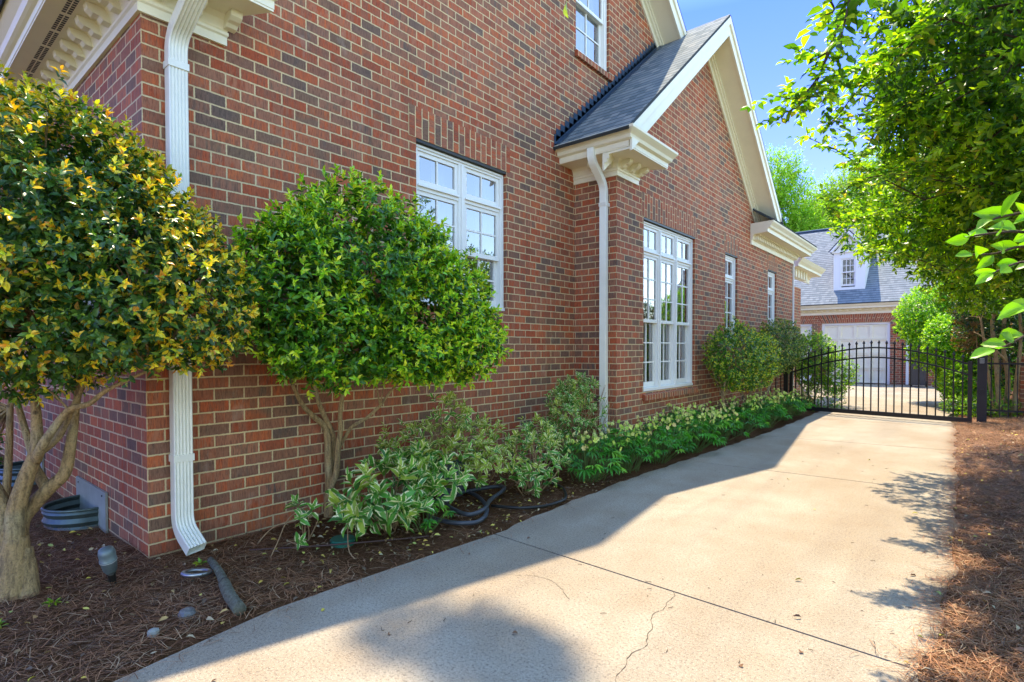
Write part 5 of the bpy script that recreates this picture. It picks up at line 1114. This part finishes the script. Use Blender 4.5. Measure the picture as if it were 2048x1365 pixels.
m = MB(); m.lathe([(.085, -.02), (.085, .018), (.078, .026), (.0, .028)], (-3.30, 2.12, 0), 28); tag(m.build('valve_cover', plain('green_plastic', (.02, .16, .10), .45, var=.3)), 'round green plastic irrigation cover in the soil', 'cover')
t = thing('plant_pot', 'black plastic nursery pot half hidden by yellow green leaves', 'pot', (-3.62, 3.46, 0)); m = MB(); m.lathe([(.105, -.02), (.13, .26), (.142, .262), (.142, .29), (.132, .29), (.125, .24), (.10, .20)], (-3.62, 3.46, 0), 26, cap=False); m.build('pot', plain('pot_plastic', (.10, .115, .13), .35, var=.3), t, smooth=False)
m = MB(); m.lathe([(.10, .205), (.0, .215)], (-3.62, 3.46, 0), 20, cap=False); m.build('compost', MT['soil'], t); settle(t)
rub = plain('hose_rubber', (.05, .055, .065), .4, var=.3, scale=30)
coil = [(-3.66, 3.548, .03), (-3.382, 3.507, .03), (-3.080, 3.332, .03), (-2.892, 3.133, .03), (-2.824, 2.981, .03), (-2.849, 2.900, .03), (-2.969, 2.82, .03), (-3.2, 2.82, .03), (-3.40, 3.0, .035), (-3.50, 3.3, .04), (-3.42, 3.65, .045), (-3.30, 3.78, .06), (-3.2, 3.70, .06), (-3.084, 3.398, .055), (-2.962, 3.203, .055), (-2.93, 3.06, .05), (-2.990, 2.99, .05), (-3.252, 3.06, .05), (-3.40, 3.2, .05)]
m = MB(); m.tube(smooth_path(coil), .017, 10); tag(m.build('garden_hose', rub, smooth=True), 'dark grey rubber hose lying in loose loops beside the pot', 'hose')
m = MB(); m.tube(smooth_path([(-3.042, 3.363, .02), (-2.80, 3.46, .025), (-2.69, 3.64, .022), (-2.67, 3.836, .022), (-2.70, 3.95, .022), (-2.80, 4.093, .02), (-2.95, 4.247, .02), (-3.2, 4.4, .0)]), .013, 8); tag(m.build('irrigation_line', MT['iron'], smooth=True), 'thin black irrigation pipe running along the edge of the concrete', 'pipe')
m = MB(); m.tube(smooth_path([(-3.60, 1.62, .015), (-3.30, 1.95, .02), (-3.05, 2.3, .018), (-2.9, 2.55, .012)]), .006, 6); tag(m.build('irrigation_line', plain('brown_tube', (.08, .035, .025), .5), smooth=True), 'thin reddish brown drip line crossing the soil below the green cover', 'pipe')
t = thing('runner_stems', 'bare trailing stems of the cream edged shrub drooping onto the soil', 'stems', (-3.2, 2.1, 0)); m = MB()
for pth in ([(-3.35, 2.3, .30), (-3.22, 2.12, .2), (-3.05, 2.0, .05), (-2.95, 1.98, .01)], [(-3.5, 2.05, .25), (-3.50, 1.85, .20), (-3.42, 1.72, .08), (-3.40, 1.66, .0)], [(-3.3, 2.5, .25), (-3.05, 2.5, .16), (-2.98, 2.42, .05)], [(-3.48, 1.95, .18), (-3.62, 1.80, .12), (-3.66, 1.7, .02)]): m.tube(smooth_path(pth), .0035, 6)
m.build('stems', M_stem, t, smooth=True); settle(t)

# ------------------------------------------------------------------ tall pine behind the house (its high limb shades the near driveway)
def shade_at(x, y, h): return (x-.2*h, y+.369*h, h)
bl = []
for (x, y, rx, ry) in ((-1.62, 1.88, .10, .10), (-1.52, 1.76, .14, .12), (-1.38, 1.80, .13, .11), (-1.63, 1.62, .12, .09), (-1.82, 1.92, .10, .06), (-1.3, 1.66, .10, .06), (-2.05, 1.62, .16, .12)):
    X_, Y_, Z_ = shade_at(x, y, 19); bl.append((X_, Y_, Z_, rx*1.0, ry*1.0, .35))
plant('pine_tree', 'tall pine far above the roof behind the house, its limb shading the driveway', 'tree', (-10, 12, 0), bl, 520, 6, .11, M_far, palette([(.05, .10, .02)], [1]), palette([(.08, .15, .03)], [1]), .2, sl=.1, tpl=4, seed=71, aspect=.4,
      limbs=[([(-10, 12, -.1), (-10, 12, 9), (-9.8, 11.8, 20)], .28, .12), ([(-9.9, 11.9, 17), (-7.5, 10.2, 18.6), (-5.6, 8.7, 19)], .09, .03)], bark=M_bark2)
